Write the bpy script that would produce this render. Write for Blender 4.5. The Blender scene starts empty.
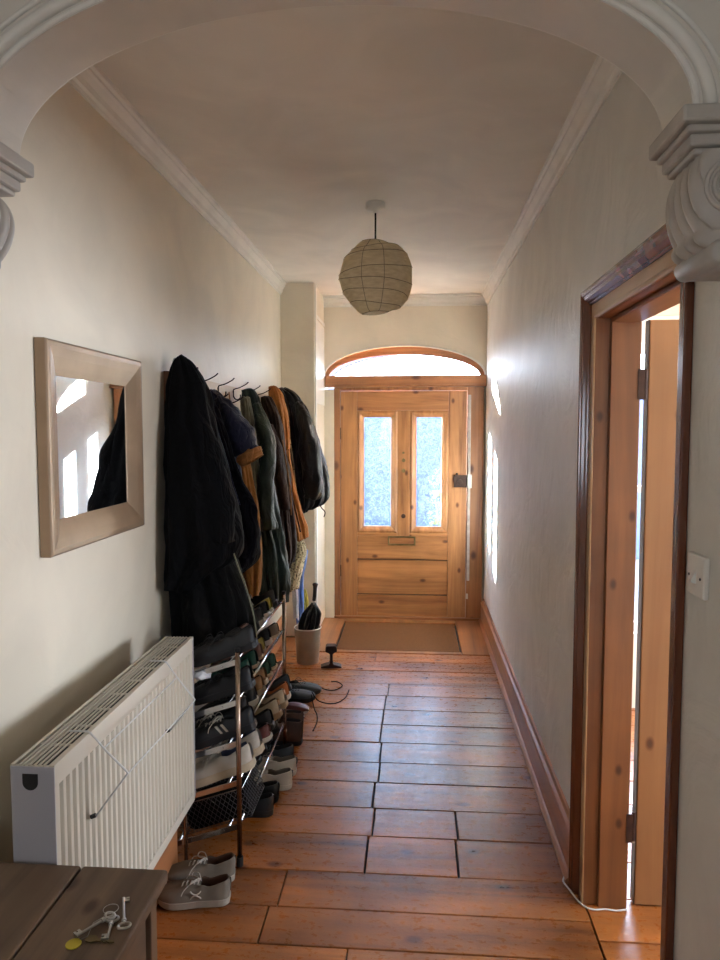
import bpy, bmesh, math, random
from mathutils import Vector, Matrix, noise
PI=math.pi
S=bpy.context.scene
COL=S.collection
random.seed(7)
# ------------------------------------------------------------------ camera numbers (used to measure the photo)
FPX=721.0; YAW=math.atan(55/FPX); PIT=math.atan(50/math.hypot(FPX,55)); EYE=1.65
FW=Vector((-math.sin(YAW)*math.cos(PIT),math.cos(YAW)*math.cos(PIT),-math.sin(PIT)))
RT=Vector((math.cos(YAW),math.sin(YAW),0)); UP=RT.cross(FW)
def at(px,py,Y):
    r=FW+RT*((px-360)/FPX)+UP*((480-py)/FPX); t=Y/r.y
    return Vector((0,0,EYE))+r*t
# ------------------------------------------------------------------ key dimensions
XL,XR=-1.05,0.60; YD=6.26; HC=2.79; YB=-2.6
DN,DF=1.668,2.46       # side doorway opening along the right wall
# ------------------------------------------------------------------ node helpers
def srgb(r,g,b):
    f=lambda c:(c/255/12.92 if c/255<=.04045 else ((c/255+.055)/1.055)**2.4)
    return (f(r),f(g),f(b),1)
def newmat(name):
    m=bpy.data.materials.new(name); m.use_nodes=True
    nt=m.node_tree; b=nt.nodes['Principled BSDF']; return m,nt,b
def nd(nt,t,**k):
    n=nt.nodes.new(t)
    for a,v in k.items():
        if a.startswith('i_'): n.inputs[a[2:].replace('_',' ')].default_value=v
        else: setattr(n,a,v)
    return n
def ramp(nt,fac,stops):
    r=nt.nodes.new('ShaderNodeValToRGB'); el=r.color_ramp.elements
    while len(el)<len(stops): el.new(.5)
    for e,(p,c) in zip(el,stops): e.position=p; e.color=c
    nt.links.new(fac,r.inputs[0]); return r.outputs[0]
def mul(c,k): return (c[0]*k,c[1]*k,c[2]*k,1)
def mixc(nt,fac,a,b,mode='MIX'):
    m=nt.nodes.new('ShaderNodeMix'); m.data_type='RGBA'; m.blend_type=mode
    for s,v in ((0,fac),(6,a),(7,b)):
        if hasattr(v,'is_output') or isinstance(v,bpy.types.NodeSocket): nt.links.new(v,m.inputs[s])
        else: m.inputs[s].default_value=v
    return m.outputs[2]
def coords(nt,scale=(1,1,1),rot=(0,0,0),kind='Object'):
    tc=nt.nodes.new('ShaderNodeTexCoord'); mp=nt.nodes.new('ShaderNodeMapping')
    mp.inputs['Scale'].default_value=scale; mp.inputs['Rotation'].default_value=rot
    nt.links.new(tc.outputs[kind],mp.inputs[0]); return mp.outputs[0]
def bump(nt,b,h,strength=.2,dist=.002):
    n=nt.nodes.new('ShaderNodeBump'); n.inputs['Strength'].default_value=strength; n.inputs['Distance'].default_value=dist
    nt.links.new(h,n.inputs['Height']); nt.links.new(n.outputs[0],b.inputs['Normal']); return n
def plain(name,col,rough=.5,metal=0,spec=.5,noise_s=0,noise_amt=.15,bmp=0,sheen=0):
    m,nt,b=newmat(name); b.inputs['Roughness'].default_value=rough; b.inputs['Metallic'].default_value=metal
    b.inputs['Specular IOR Level'].default_value=spec; b.inputs['Base Color'].default_value=col
    if sheen: b.inputs['Sheen Weight'].default_value=sheen; b.inputs['Sheen Roughness'].default_value=.5
    if noise_s:
        v=coords(nt); n=nd(nt,'ShaderNodeTexNoise'); n.inputs['Scale'].default_value=noise_s; n.inputs['Detail'].default_value=5
        nt.links.new(v,n.inputs['Vector'])
        nt.links.new(ramp(nt,n.outputs[0],[(.3,mul(col,1-noise_amt)),(.7,mul(col,1+noise_amt))]),b.inputs['Base Color'])
        if bmp: bump(nt,b,n.outputs[0],bmp,.003)
    return m
def plaster(name,col,rough=.55,swirl=.5):
    m,nt,b=newmat(name); v=coords(nt)
    n=nd(nt,'ShaderNodeTexNoise'); n.inputs['Scale'].default_value=2.2; n.inputs['Detail'].default_value=4; n.inputs['Distortion'].default_value=1.2
    nt.links.new(v,n.inputs['Vector'])
    nt.links.new(ramp(nt,n.outputs[0],[(.35,mul(col,.93)),(.65,mul(col,1.03))]),b.inputs['Base Color'])
    n2=nd(nt,'ShaderNodeTexNoise'); n2.inputs['Scale'].default_value=(3.2 if swirl>.8 else 5); n2.inputs['Detail'].default_value=5; n2.inputs['Distortion'].default_value=2.5
    nt.links.new(v,n2.inputs['Vector'])
    b.inputs['Roughness'].default_value=rough
    bump(nt,b,n2.outputs[0],swirl,.012 if swirl>.8 else .006)
    return m
def wood(name,light,dark,axis='Z',rough=.38,across=14,knot=True,kscale=3.2,dens=.07,streak=.5,bmp=.12,island=0):
    m,nt,b=newmat(name)
    sc=[across]*3; i='XYZ'.index(axis); sc[i]=across*.055
    v=coords(nt,tuple(sc))
    if island:
        g=nt.nodes.new('ShaderNodeNewGeometry'); vm=nd(nt,'ShaderNodeVectorMath',operation='MULTIPLY_ADD')
        cb=nt.nodes.new('ShaderNodeCombineXYZ')
        for q in range(3): nt.links.new(g.outputs['Random Per Island'],cb.inputs[q])
        vm.inputs[1].default_value=(37,53,71); nt.links.new(cb.outputs[0],vm.inputs[0]); nt.links.new(v,vm.inputs[2]); v=vm.outputs[0]
    n=nd(nt,'ShaderNodeTexNoise'); n.inputs['Scale'].default_value=1; n.inputs['Detail'].default_value=6; n.inputs['Roughness'].default_value=.62; n.inputs['Distortion'].default_value=.8
    nt.links.new(v,n.inputs['Vector'])
    mid=tuple((light[q]*.6+dark[q]*.4) for q in range(3))+(1,)
    c=ramp(nt,n.outputs[0],[(.25,dark),(.45,mid),(.62,light),(.8,mul(light,1.12))])
    # broad stain
    v2=coords(nt,(1,1,1)); n2=nd(nt,'ShaderNodeTexNoise'); n2.inputs['Scale'].default_value=3.3; n2.inputs['Detail'].default_value=3
    nt.links.new(v2,n2.inputs['Vector'])
    c=mixc(nt,1.0,c,ramp(nt,n2.outputs[0],[(.3,(1-streak*.45,)*3+(1,)),(.65,(1,1,1,1))]),'MULTIPLY')
    if island:
        v5=coords(nt,(1,1.6,1)); n5=nd(nt,'ShaderNodeTexNoise'); n5.inputs['Scale'].default_value=26; n5.inputs['Detail'].default_value=6; n5.inputs['Roughness'].default_value=.7; nt.links.new(v5,n5.inputs['Vector'])
        c=mixc(nt,1.0,c,ramp(nt,n5.outputs[0],[(.26,(.35,.24,.18,1)),(.36,(.9,.86,.82,1)),(.6,(1,1,1,1)),(.74,(1.15,1.1,1.05,1))]),'MULTIPLY')
        nt.links.new(ramp(nt,n5.outputs[0],[(.3,(.50,)*3+(1,)),(.6,(.25,)*3+(1,))]),b.inputs['Roughness'])
        c=mixc(nt,1.0,c,ramp(nt,g.outputs['Random Per Island'],[(0,(.82,.78,.74,1)),(.5,(1,.97,.95,1)),(1,(1.15,1.1,1.04,1))]),'MULTIPLY')
    if knot:
        ks=[kscale]*3; ks[i]=kscale*.6; ks[2 if (island or axis=='Y') else 1]=0
        v3=coords(nt,tuple(ks)); vo=nd(nt,'ShaderNodeTexVoronoi'); vo.inputs['Scale'].default_value=1
        vo.voronoi_dimensions='2D'; sp_=nt.nodes.new('ShaderNodeSeparateXYZ'); cb_=nt.nodes.new('ShaderNodeCombineXYZ')
        nt.links.new(v3,sp_.inputs[0]); fa=(0,1) if (island or axis=='Y') else (0,2)
        nt.links.new(sp_.outputs[fa[0]],cb_.inputs[0]); nt.links.new(sp_.outputs[fa[1]],cb_.inputs[1]); nt.links.new(cb_.outputs[0],vo.inputs['Vector'])
        k=ramp(nt,vo.outputs['Distance'],[(0,(.10,.05,.03,1)),(dens*.6,(.25,.12,.07,1)),(dens*1.4,(1,1,1,1))])
        c=mixc(nt,.85,c,k,'MULTIPLY')
    nt.links.new(c,b.inputs['Base Color']); b.inputs['Roughness'].default_value=rough
    bump(nt,b,(n5 if island else n).outputs[0],bmp,.003 if island else .002)
    return m
M={}
M['wall']=plaster('cream_plaster',srgb(233,221,200),.55,.45)
M['wall_r']=plaster('cream_plaster_sheen',srgb(230,225,214),.52,.9)
M['ceil']=plaster('ceiling_paint',srgb(242,236,224),.7,.2)
M['trim']=plain('white_gloss_plaster',srgb(238,233,222),.42,0,.5,9,.05,.3)
M['arch']=plain('arch_plaster',srgb(224,216,203),.4,0,.5,6,.08,.5)
M['stone']=plain('carved_plaster',srgb(190,182,172),.5,0,.5,14,.1,.4)
M['pine']=wood('door_pine',srgb(190,132,80),srgb(118,66,34),'Z',.42,15,True,4.2,.055)
M['pineh']=wood('door_pine_rail',srgb(188,128,76),srgb(110,60,30),'X',.42,15,True,3.4,.05)
M['pine_frame']=wood('frame_pine',srgb(172,114,68),srgb(108,64,36),'Z',.42,14)
M['pine_frameh']=wood('beam_pine',srgb(174,116,72),srgb(110,66,38),'X',.42,14)
M['jamb']=wood('jamb_pine',srgb(140,88,50),srgb(92,50,26),'Z',.4,9,True,5.2,.055)
M['jambh']=wood('jamb_pine_head',srgb(146,92,52),srgb(104,58,30),'Y',.4,9,False)
M['leaf']=wood('bare_pine',srgb(162,114,70),srgb(132,86,50),'Z',.5,7,True,3.2,.04,.2)
M['archi']=wood('red_brown_moulding',srgb(122,66,40),srgb(74,34,20),'Z',.24,10,False,bmp=.06)
M['archih']=wood('red_brown_moulding_head',srgb(130,78,52),srgb(84,42,26),'Y',.24,10,False,bmp=.06)
M['archf']=wood('pale_varnish_face',srgb(206,170,130),srgb(176,134,94),'Y',.3,7,False,streak=.3,bmp=.05)
M['skirt']=wood('skirting_pine',srgb(188,122,76),srgb(138,82,48),'Y',.42,12,False)
M['floor']=wood('floor_boards',srgb(192,118,58),srgb(92,48,20),'X',.33,11,True,3.0,.05,.9,.3,island=1)
M['sill']=wood('threshold_pine',srgb(176,112,62),srgb(120,68,34),'Y',.36,12,False)
M['chest']=wood('weathered_oak',srgb(132,104,78),srgb(74,54,38),'Y',.55,12,True,3.0,.04,.7,.3)
M['chestz']=wood('weathered_oak_side',srgb(126,96,70),srgb(74,52,38),'Z',.5,12,False)
M['dark']=plain('gap_dark',srgb(20,12,8),.9)
M['rad']=plain('radiator_enamel',srgb(200,189,171),.32)
M['radend_shade']=plain('radiator_enamel_shaded',srgb(172,168,172),.35)  # same enamel with the cool shade of the end face put into its colour
M['slot_shade']=plain('radiator_inside_shade',srgb(30,28,26),.8)  # near-black stands in for the shade inside the radiator
M['wire']=plain('white_coated_wire',srgb(206,204,200),.35)
M['chrome']=plain('chrome_tube',srgb(200,200,202),.18,1)
M['pole']=plain('bronzed_tube',srgb(150,128,112),.24,1)
M['iron']=plain('rusty_cast_iron',srgb(66,46,38),.55,.5,.5,30,.35,.5)
M['steel']=plain('steel',srgb(190,186,178),.28,1)
M['hook']=plain('hook_steel',srgb(70,54,50),.35,.9)
M['brass']=plain('dull_brass',srgb(120,104,72),.42,.8,.5,25,.2)
M['brasst']=plain('brass_tag',srgb(196,178,60),.35,.7)
M['mframe']=plain('champagne_frame',srgb(158,132,106),.38,.35,.5,8,.12,.1)
M['board']=wood('pale_ply',srgb(220,196,160),srgb(196,168,130),'Y',.5,8,False,streak=.2)
M['boardend']=plain('board_end_grain',srgb(120,74,42),.6)
M['plastic']=plain('white_plastic',srgb(232,226,214),.35)
M['black']=plain('black_plastic',srgb(20,19,19),.4)
M['rubber']=plain('black_rubber',srgb(18,17,17),.6)
M['paperw']=plain('crumpled_white',srgb(200,202,206),.7)
M['bin']=plain('bin_board',srgb(176,160,142),.7,0,.4,12,.12,.3)
M['mat']=plain('coir_mat',srgb(108,68,36),.95,0,.2,160,.35,1.0)
M['render']=plain('outside_render',srgb(34,40,74),.8)
M['paving']=plain('outside_paving',srgb(88,88,86),.9)
M['cable']=plain('white_cable',srgb(214,210,204),.45)
def fab(name,c,rough=.85,sh=.15,s=40,amt=.12,bm=.2):
    m=plain('cloth_'+name,c,rough,0,(.12 if max(c[:3])<.02 and rough>.5 else .3),s,amt,bm,(0 if max(c[:3])<.02 else sh*.4)); nt=m.node_tree; b=nt.nodes['Principled BSDF']
    v=coords(nt,(1,1,.45)); n=nd(nt,'ShaderNodeTexNoise'); n.inputs['Scale'].default_value=16; n.inputs['Detail'].default_value=3; n.inputs['Distortion'].default_value=1.6
    nt.links.new(v,n.inputs['Vector']); bump(nt,b,n.outputs[0],.75,.02); return m
M['f_black']=fab('black',srgb(9,9,11),.85,.1)
M['f_navyblk']=fab('blue_black',srgb(10,11,20),.85,.1)
M['f_navy']=fab('navy',srgb(28,34,62),.6,.2)
M['f_tan']=fab('tan',srgb(164,112,62),.9,.1)
M['f_dark']=fab('charcoal',srgb(9,9,10),.85,.05)
M['f_green']=fab('bottle_green',srgb(42,55,47),.45,.15,12,.2)
M['f_sage']=fab('sage',srgb(120,118,98),.8,.1)
M['f_brown']=fab('dark_brown',srgb(54,35,25),.8,.1)
M['f_rust']=fab('rust',srgb(172,108,48),.8,.15)
M['f_puff']=fab('black_nylon',srgb(20,20,22),.36,.0)
M['f_blue']=fab('blue',srgb(92,126,196),.6,.1)
M['f_yellow']=fab('yellow',srgb(196,182,80),.6,.1)
M['f_red']=fab('red',srgb(140,34,34),.6,.1)
M['f_white']=fab('white',srgb(205,205,210),.7,.1)
def floral():
    m,nt,b=newmat('cloth_floral'); v=coords(nt,(60,60,60)); vo=nd(nt,'ShaderNodeTexVoronoi'); nt.links.new(v,vo.inputs['Vector']); vo.inputs['Scale'].default_value=1
    nt.links.new(ramp(nt,vo.outputs['Distance'],[(.25,srgb(96,80,58)),(.45,srgb(206,190,150)),(1,srgb(216,200,164))]),b.inputs['Base Color']); b.inputs['Roughness'].default_value=.8
    return m
M['f_floral']=floral()
def lantern():
    m,nt,b=newmat('rice_paper'); v=coords(nt,(9,9,30)); n=nd(nt,'ShaderNodeTexNoise'); n.inputs['Scale'].default_value=3; n.inputs['Detail'].default_value=6
    nt.links.new(v,n.inputs['Vector'])
    c=ramp(nt,n.outputs[0],[(.3,srgb(222,208,178)),(.7,srgb(244,232,206))])
    tr=nt.nodes.new('ShaderNodeBsdfTranslucent'); df=nt.nodes.new('ShaderNodeBsdfDiffuse'); mx=nt.nodes.new('ShaderNodeMixShader'); mx.inputs[0].default_value=.55
    nt.links.new(c,tr.inputs[0]); nt.links.new(c,df.inputs[0]); nt.links.new(df.outputs[0],mx.inputs[1]); nt.links.new(tr.outputs[0],mx.inputs[2])
    nt.links.new(mx.outputs[0],nt.nodes['Material Output'].inputs[0]); return m
M['lantern']=lantern(); M['rib']=plain('bamboo_rib',srgb(150,134,108),.7)
def mirror():
    m,nt,b=newmat('silvered_glass'); b.inputs['Base Color'].default_value=(.86,.9,.93,1); b.inputs['Metallic'].default_value=1; b.inputs['Roughness'].default_value=.02
    return m
M['mirror']=mirror()
def frosted(name,clear,rough,tint,mott=True,milk=.5):
    m=bpy.data.materials.new(name); m.use_nodes=True; nt=m.node_tree; nt.nodes.clear()
    out=nt.nodes.new('ShaderNodeOutputMaterial'); v=coords(nt)
    tp=nt.nodes.new('ShaderNodeBsdfTransparent'); tp.inputs[0].default_value=tint
    tl=nt.nodes.new('ShaderNodeBsdfTranslucent'); tl.inputs[0].default_value=mul(tint,.95)
    rf=nt.nodes.new('ShaderNodeBsdfRefraction'); rf.inputs['IOR'].default_value=1.15; rf.inputs['Roughness'].default_value=rough; rf.inputs[0].default_value=tint
    gl=nt.nodes.new('ShaderNodeBsdfGlossy'); gl.inputs['Roughness'].default_value=.15
    m1=nt.nodes.new('ShaderNodeMixShader'); m2=nt.nodes.new('ShaderNodeMixShader'); m3=nt.nodes.new('ShaderNodeMixShader')
    nt.links.new(rf.outputs[0],m1.inputs[1]); nt.links.new(tl.outputs[0],m1.inputs[2]); m1.inputs[0].default_value=milk
    nt.links.new(m1.outputs[0],m2.inputs[1]); nt.links.new(tp.outputs[0],m2.inputs[2]); m2.inputs[0].default_value=clear
    if mott:
        vo=nd(nt,'ShaderNodeTexNoise'); vo.inputs['Scale'].default_value=42; vo.inputs['Detail'].default_value=3; vo.inputs['Distortion'].default_value=1.5
        nt.links.new(v,vo.inputs['Vector'])
        bp=nt.nodes.new('ShaderNodeBump'); bp.inputs['Strength'].default_value=.9; bp.inputs['Distance'].default_value=.01
        nt.links.new(vo.outputs[0],bp.inputs['Height']); nt.links.new(bp.outputs[0],rf.inputs['Normal'])
        r=ramp(nt,vo.outputs[0],[(.35,(0,)*3+(1,)),(.65,(milk*2,)*3+(1,))]); nt.links.new(r,m1.inputs[0])
    if mott:
        cc_=ramp(nt,vo.outputs[0],[(.38,mul(tint,.55)),(.52,mul(tint,.85)),(.64,mul(tint,1.2))]); nt.links.new(cc_,tp.inputs[0]); nt.links.new(cc_,rf.inputs[0])
    m3.inputs[0].default_value=.05
    nt.links.new(m2.outputs[0],m3.inputs[1]); nt.links.new(gl.outputs[0],m3.inputs[2]); nt.links.new(m3.outputs[0],out.inputs[0])
    return m
M['frost']=frosted('frosted_glass',.42,.12,(.64,.77,.90,1),True,.006)
M['fanglass']=frosted('clear_old_glass',.85,.06,(.95,.97,1,1),False,.01)
def foliage():
    m,nt,b=newmat('garden_leaf'); v=coords(nt,(6,6,6)); n=nd(nt,'ShaderNodeTexNoise'); nt.links.new(v,n.inputs['Vector'])
    nt.links.new(ramp(nt,n.outputs[0],[(.35,srgb(90,110,40)),(.6,srgb(200,196,70))]),b.inputs['Base Color']); b.inputs['Roughness'].default_value=.8; return m
M['leafg']=foliage()
# ------------------------------------------------------------------ mesh helpers
def BM(): return bmesh.new()
def obj(name,bm,mat=None,parent=None,smooth=False,bevel=0,seg=2,sub=0):
    me=bpy.data.meshes.new(name)
    bmesh.ops.recalc_face_normals(bm,faces=bm.faces[:]); bm.to_mesh(me); bm.free()
    o=bpy.data.objects.new(name,me); COL.objects.link(o)
    if mat is not None: me.materials.append(M[mat] if isinstance(mat,str) else mat)
    if smooth: me.polygons.foreach_set('use_smooth',[True]*len(me.polygons))
    if bevel:
        m=o.modifiers.new('bev','BEVEL'); m.width=bevel; m.segments=seg; m.limit_method='ANGLE'; m.angle_limit=.7
    if sub:
        m=o.modifiers.new('sub','SUBSURF'); m.levels=sub; m.render_levels=sub
    if parent is not None: o.parent=parent
    return o
def tag(o,label=None,cat=None,group=None,kind=None):
    if label: o['label']=label
    if cat: o['category']=cat
    if group: o['group']=group
    if kind: o['kind']=kind
    return o
def empty(name,loc=(0,0,0),rz=0,**k):
    o=bpy.data.objects.new(name,None); COL.objects.link(o); o.location=loc; o.rotation_euler=(0,0,rz); o.empty_display_size=.05
    return tag(o,**k)
def struct(name,bm,mat,parent=None,**k):
    o=obj(name,bm,mat,parent,**k)
    if parent is None: o['kind']='structure'
    return o
def box(bm,x0,x1,y0,y1,z0,z1,rot=None,piv=None):
    vs=[bm.verts.new((x,y,z)) for x in(x0,x1) for y in(y0,y1) for z in(z0,z1)]
    for f in((0,1,3,2),(4,6,7,5),(0,4,5,1),(2,3,7,6),(0,2,6,4),(1,5,7,3)): bm.faces.new([vs[i] for i in f])
    if rot is not None: bmesh.ops.rotate(bm,verts=vs,cent=piv or (0,0,0),matrix=rot)
    return vs
def prism(bm,pts,axis,a,b):
    def P(p,t): return {'x':(t,p[0],p[1]),'y':(p[0],t,p[1]),'z':(p[0],p[1],t)}[axis]
    A=[bm.verts.new(P(p,a)) for p in pts]; B=[bm.verts.new(P(p,b)) for p in pts]; n=len(pts)
    bm.faces.new(A); bm.faces.new(B[::-1])
    for i in range(n): bm.faces.new((A[i],A[(i+1)%n],B[(i+1)%n],B[i]))
    return A+B
def rings(bm,R,cap=True,close=False,wrap=True):
    V=[[bm.verts.new(p) for p in r] for r in R]; n=len(R[0]); m=len(R)
    for i in range(m if close else m-1):
        for j in range(n if wrap else n-1):
            bm.faces.new((V[i][j],V[i][(j+1)%n],V[(i+1)%m][(j+1)%n],V[(i+1)%m][j]))
    if cap and not close and wrap: bm.faces.new(V[0][::-1]); bm.faces.new(V[-1])
    return V
def tube(bm,pts,r,n=8,closed=False,cap=True):
    pts=[Vector(p) for p in pts]; m=len(pts); rr=r if isinstance(r,(list,tuple)) else [r]*m
    R=[]; u=None
    for i,p in enumerate(pts):
        a=pts[(i-1)%m] if (closed or i>0) else p; b=pts[(i+1)%m] if (closed or i<m-1) else p
        t=(b-a).normalized()
        if u is None: u=t.orthogonal().normalized()
        else:
            u=(u-t*u.dot(t)); u=u.normalized() if u.length>1e-6 else t.orthogonal().normalized()
        w=t.cross(u); R.append([p+(u*math.cos(2*PI*k/n)+w*math.sin(2*PI*k/n))*rr[i] for k in range(n)])
    rings(bm,R,cap=cap and not closed,close=closed)
def lathe(bm,prof,c=(0,0,0),n=24,cap=True):
    c=Vector(c); R=[[c+Vector((r*math.cos(2*PI*k/n),r*math.sin(2*PI*k/n),z)) for k in range(n)] for r,z in prof]
    rings(bm,R,cap=cap)
def spline(pts,k=6):
    P=[Vector(p) for p in pts]; o=[]
    for i in range(len(P)-1):
        a,b,c,d=P[max(i-1,0)],P[i],P[i+1],P[min(i+2,len(P)-1)]
        for s in range(k):
            t=s/k; o.append(.5*((2*b)+(c-a)*t+(2*a-5*b+4*c-d)*t*t+(3*b-a-3*c+d)*t**3))
    o.append(P[-1]); return o
def sweep(bm,prof,path,N,closed=True):
    """mitred sweep: path in a plane with normal N; profile (a outward in the plane, b along N)"""
    P=[Vector(p) for p in path]; N=Vector(N).normalized(); m=len(P); R=[]
    for i,p in enumerate(P):
        d0=(p-P[i-1]).normalized() if (closed or i>0) else None
        d1=(P[(i+1)%m]-p).normalized() if (closed or i<m-1) else None
        if d0 is None: d0=d1
        if d1 is None: d1=d0
        n0=d0.cross(N); n1=d1.cross(N); q=(n0+n1).normalized(); k=1/max(.2,q.dot(n0))
        R.append([p+q*(a*k)+N*b for a,b in prof])
    rings(bm,R,cap=not closed,close=closed)
def ipl(xs,ys,x):
    if x<=xs[0]: return ys[0]
    for i in range(1,len(xs)):
        if x<=xs[i]:
            t=(x-xs[i-1])/(xs[i]-xs[i-1]); return ys[i-1]+(ys[i]-ys[i-1])*t
    return ys[-1]
def sm(t): t=max(0,min(1,t)); return t*t*(3-2*t)
# ================================================================== SETTING
# ---- floor
bm=BM()
ys=[-2.6,-2.36,-2.1,-1.85,-1.6,-1.36,-1.1,-.86,-.6,-.36,-.12,.12,.36,.62,.86,1.1,1.32,1.55,1.76,1.97,2.184,2.37,2.577,2.828,3.046,3.278,3.482,3.712,3.946,4.163,4.388,4.601,4.856,5.05,5.24]
FX0,FX1=-1.05,.60
def plank(x0,x1,y0,y1,g=.003):
    z=random.uniform(-.0012,.0006); g2=g*random.uniform(.6,1.6)
    vs=box(bm,x0+g2,x1-g2,y0+g2,y1-g2,-.02,z)
    for v in vs:
        if v.co.z>-.01: v.co.z+=random.uniform(-.0008,.0008)
for i in range(len(ys)-1):
    y0,y1=ys[i],ys[i+1]
    if 2.4<y0<4.6: j=[-.175]
    elif 4.6<=y0<5: j=[]
    elif abs(y0-5.05)<.02: j=[-.275]
    elif abs(y0-2.184)<.05: j=[-.485]
    else: j=random.choice([[-.48],[.2],[-.2],[]])
    if 2.5<y0<3.0: j=j+[.17]
    xs=[FX0]+[q+random.uniform(-.014,.014) for q in j]+[FX1]
    for k in range(len(xs)-1):
        yy0,yy1=y0,y1
        plank(xs[k],xs[k+1],yy0,yy1)
# boards of the side room run on beyond the doorway
for k in range(20):
    plank(.6,2.0,.3+k*.22,.52+k*.22); plank(2.0,3.6,.3+k*.22,.52+k*.22)
fl=struct('floor',bm,'floor',bevel=.0016,seg=1)
bm=BM(); box(bm,-1.1,3.7,-2.6,6.4,-.06,-.019); obj('floor_void',bm,'dark',fl)
# threshold frame and mat well
bm=BM(); z=.004
def quad_prism(bm,p,z0,z1): prism(bm,p,'z',z0,z1)
quad_prism(bm,[(-.79,5.244),(-.60,5.244),(-.60,6.2),(-.79,6.2)],-.02,z)
quad_prism(bm,[(.355,5.244),(.6,5.244),(.6,6.2),(.355,6.2)],-.02,z)
quad_prism(bm,[(-.596,6.10),(.351,6.10),(.351,6.2),(-.596,6.2)],-.02,z)
quad_prism(bm,[(-.596,5.244),(.351,5.244),(.351,5.30),(-.596,5.30)],-.02,z)
quad_prism(bm,[(-1.05,5.244),(-.793,5.244),(-.793,5.6),(-1.05,5.6)],-.02,0)
struct('trim_1',bm,'sill',bevel=.003)
bm=BM(); box(bm,-.585,.34,5.31,6.09,-.018,.002)
mt=obj('doormat',bm,'mat',bevel=.004); tag(mt,'flat brown coir doormat set in the floor before the front door','doormat')
bm=BM(); box(bm,-.7,.6,6.2,6.34,-.02,.022); struct('trim_2',bm,'pine_frameh',bevel=.004)
# ---- walls
bm=BM(); box(bm,XL-.12,XL,YB,YD+.1,-.02,HC+.02); struct('wall_left',bm,'wall')
def wall_with_hole():
    bm=BM()
    box(bm,XR,XR+.135,YB,DN-.03,-.02,HC+.02); box(bm,XR,XR+.135,DF+.03,YD+.1,-.02,HC+.02); box(bm,XR,XR+.135,DN-.03,DF+.03,2.06,HC+.02)
    return bm
struct('wall_right',wall_with_hole(),'wall_r')
bm=BM(); box(bm,XL-.12,XR+.15,YB,6.5,HC,HC+.1); struct('ceiling',bm,'ceil')
# wall behind the viewer with a window
def framed_wall(bm,x0,x1,y0,y1,hx0,hx1,hz0,hz1,top,axis='x'):
    def b(a0,a1,z0,z1):
        if axis=='x': box(bm,a0,a1,y0,y1,z0,z1)
        else: box(bm,x0,x1,a0,a1,z0,z1)
    if axis=='x':
        b(x0,hx0,-.02,top); b(hx1,x1,-.02,top)
    else:
        b(y0,hx0,-.02,top); b(hx1,y1,-.02,top)
    b(hx0,hx1,-.02,hz0); b(hx0,hx1,hz1,top)
bm=BM(); framed_wall(bm,XL-.12,XR+.15,YB-.15,YB,-.55,.0,1.25,1.95,HC+.02); struct('wall_back',bm,'wall')
def window_frame(name,x0,x1,y,z0,z1,nx=2,nz=2,axis='x'):
    bm=BM(); w=.05
    def b(a0,a1,c0,c1):
        if axis=='x': box(bm,a0,a1,y-.03,y+.03,c0,c1)
        else: box(bm,y-.03,y+.03,a0,a1,c0,c1)
    b(x0,x0+w,z0,z1); b(x1-w,x1,z0,z1); b(x0+w,x1-w,z0,z0+w); b(x0+w,x1-w,z1-w,z1)
    for i in range(1,nx): c=x0+(x1-x0)*i/nx; b(c-.015,c+.015,z0+w,z1-w)
    for i in range(1,nz): c=z0+(z1-z0)*i/nz; b(x0+w,x1-w,c-.02,c+.02)
    return struct(name,bm,'trim',bevel=.004)
window_frame('window_2',-.55,.0,YB-.1,1.25,1.95)
# ---- side room
RX1,RY0,RY1,RH=3.6,.4,4.3,2.79
bm=BM(); framed_wall(bm,.75,RX1,RY1,RY1+.2,.95,2.5,.45,2.15,RH+.02); struct('wall_side_room_front',bm,'wall')
window_frame('window_3',.95,2.5,RY1+.1,.45,2.15,2,2)
bm=BM(); framed_wall(bm,RX1,RX1+.1,RY0,RY1,1.0,3.2,.9,2.0,RH+.02,'y'); struct('wall_side_room_right',bm,'wall')
window_frame('added_window',1.0,3.2,RX1+.05,.8,2.3,3,1,'y')  # unseen window, added so sky light reaches the left wall through the doorway
bm=BM(); box(bm,.75,RX1,RY0-.1,RY0,-.02,RH+.02); struct('wall_side_room_back',bm,'wall')
bm=BM(); box(bm,.75,RX1+.1,RY0-.1,RY1+.2,RH,RH+.1); struct('ceiling_side_room',bm,'ceil')
M['peach']=plain('peach_cornice',srgb(226,190,160),.5)
bm=BM()
for a,b,c in((.10,.0,.0),(.07,.04,.03)): box(bm,.75,RX1,RY1-a,RY1,RH-.12-b,RH-c)
box(bm,.75,RX1,RY1-.03,RY1,2.30,2.36); struct('trim_side_room',bm,'peach',bevel=.01)
# ---- cornices
prof=[(0,-.092),(.008,-.092),(.010,-.080),(.018,-.074),(.022,-.055),(.034,-.036),(.040,-.030),(.040,-.020),(.050,-.014),(.052,0),(0,0)]
bm=BM(); prism(bm,[(XL+a,HC+b) for a,b in prof],'y',1.5,5.62); struct('trim_3',bm,'trim')
bm=BM(); prism(bm,[(XR-a,HC+b) for a,b in prof],'y',1.5,6.22); struct('trim_4',bm,'trim')
bm=BM(); prism(bm,[(6.22-a,HC+b) for a,b in prof],'x',-.79,XR); struct('trim_5',bm,'trim')
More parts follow.
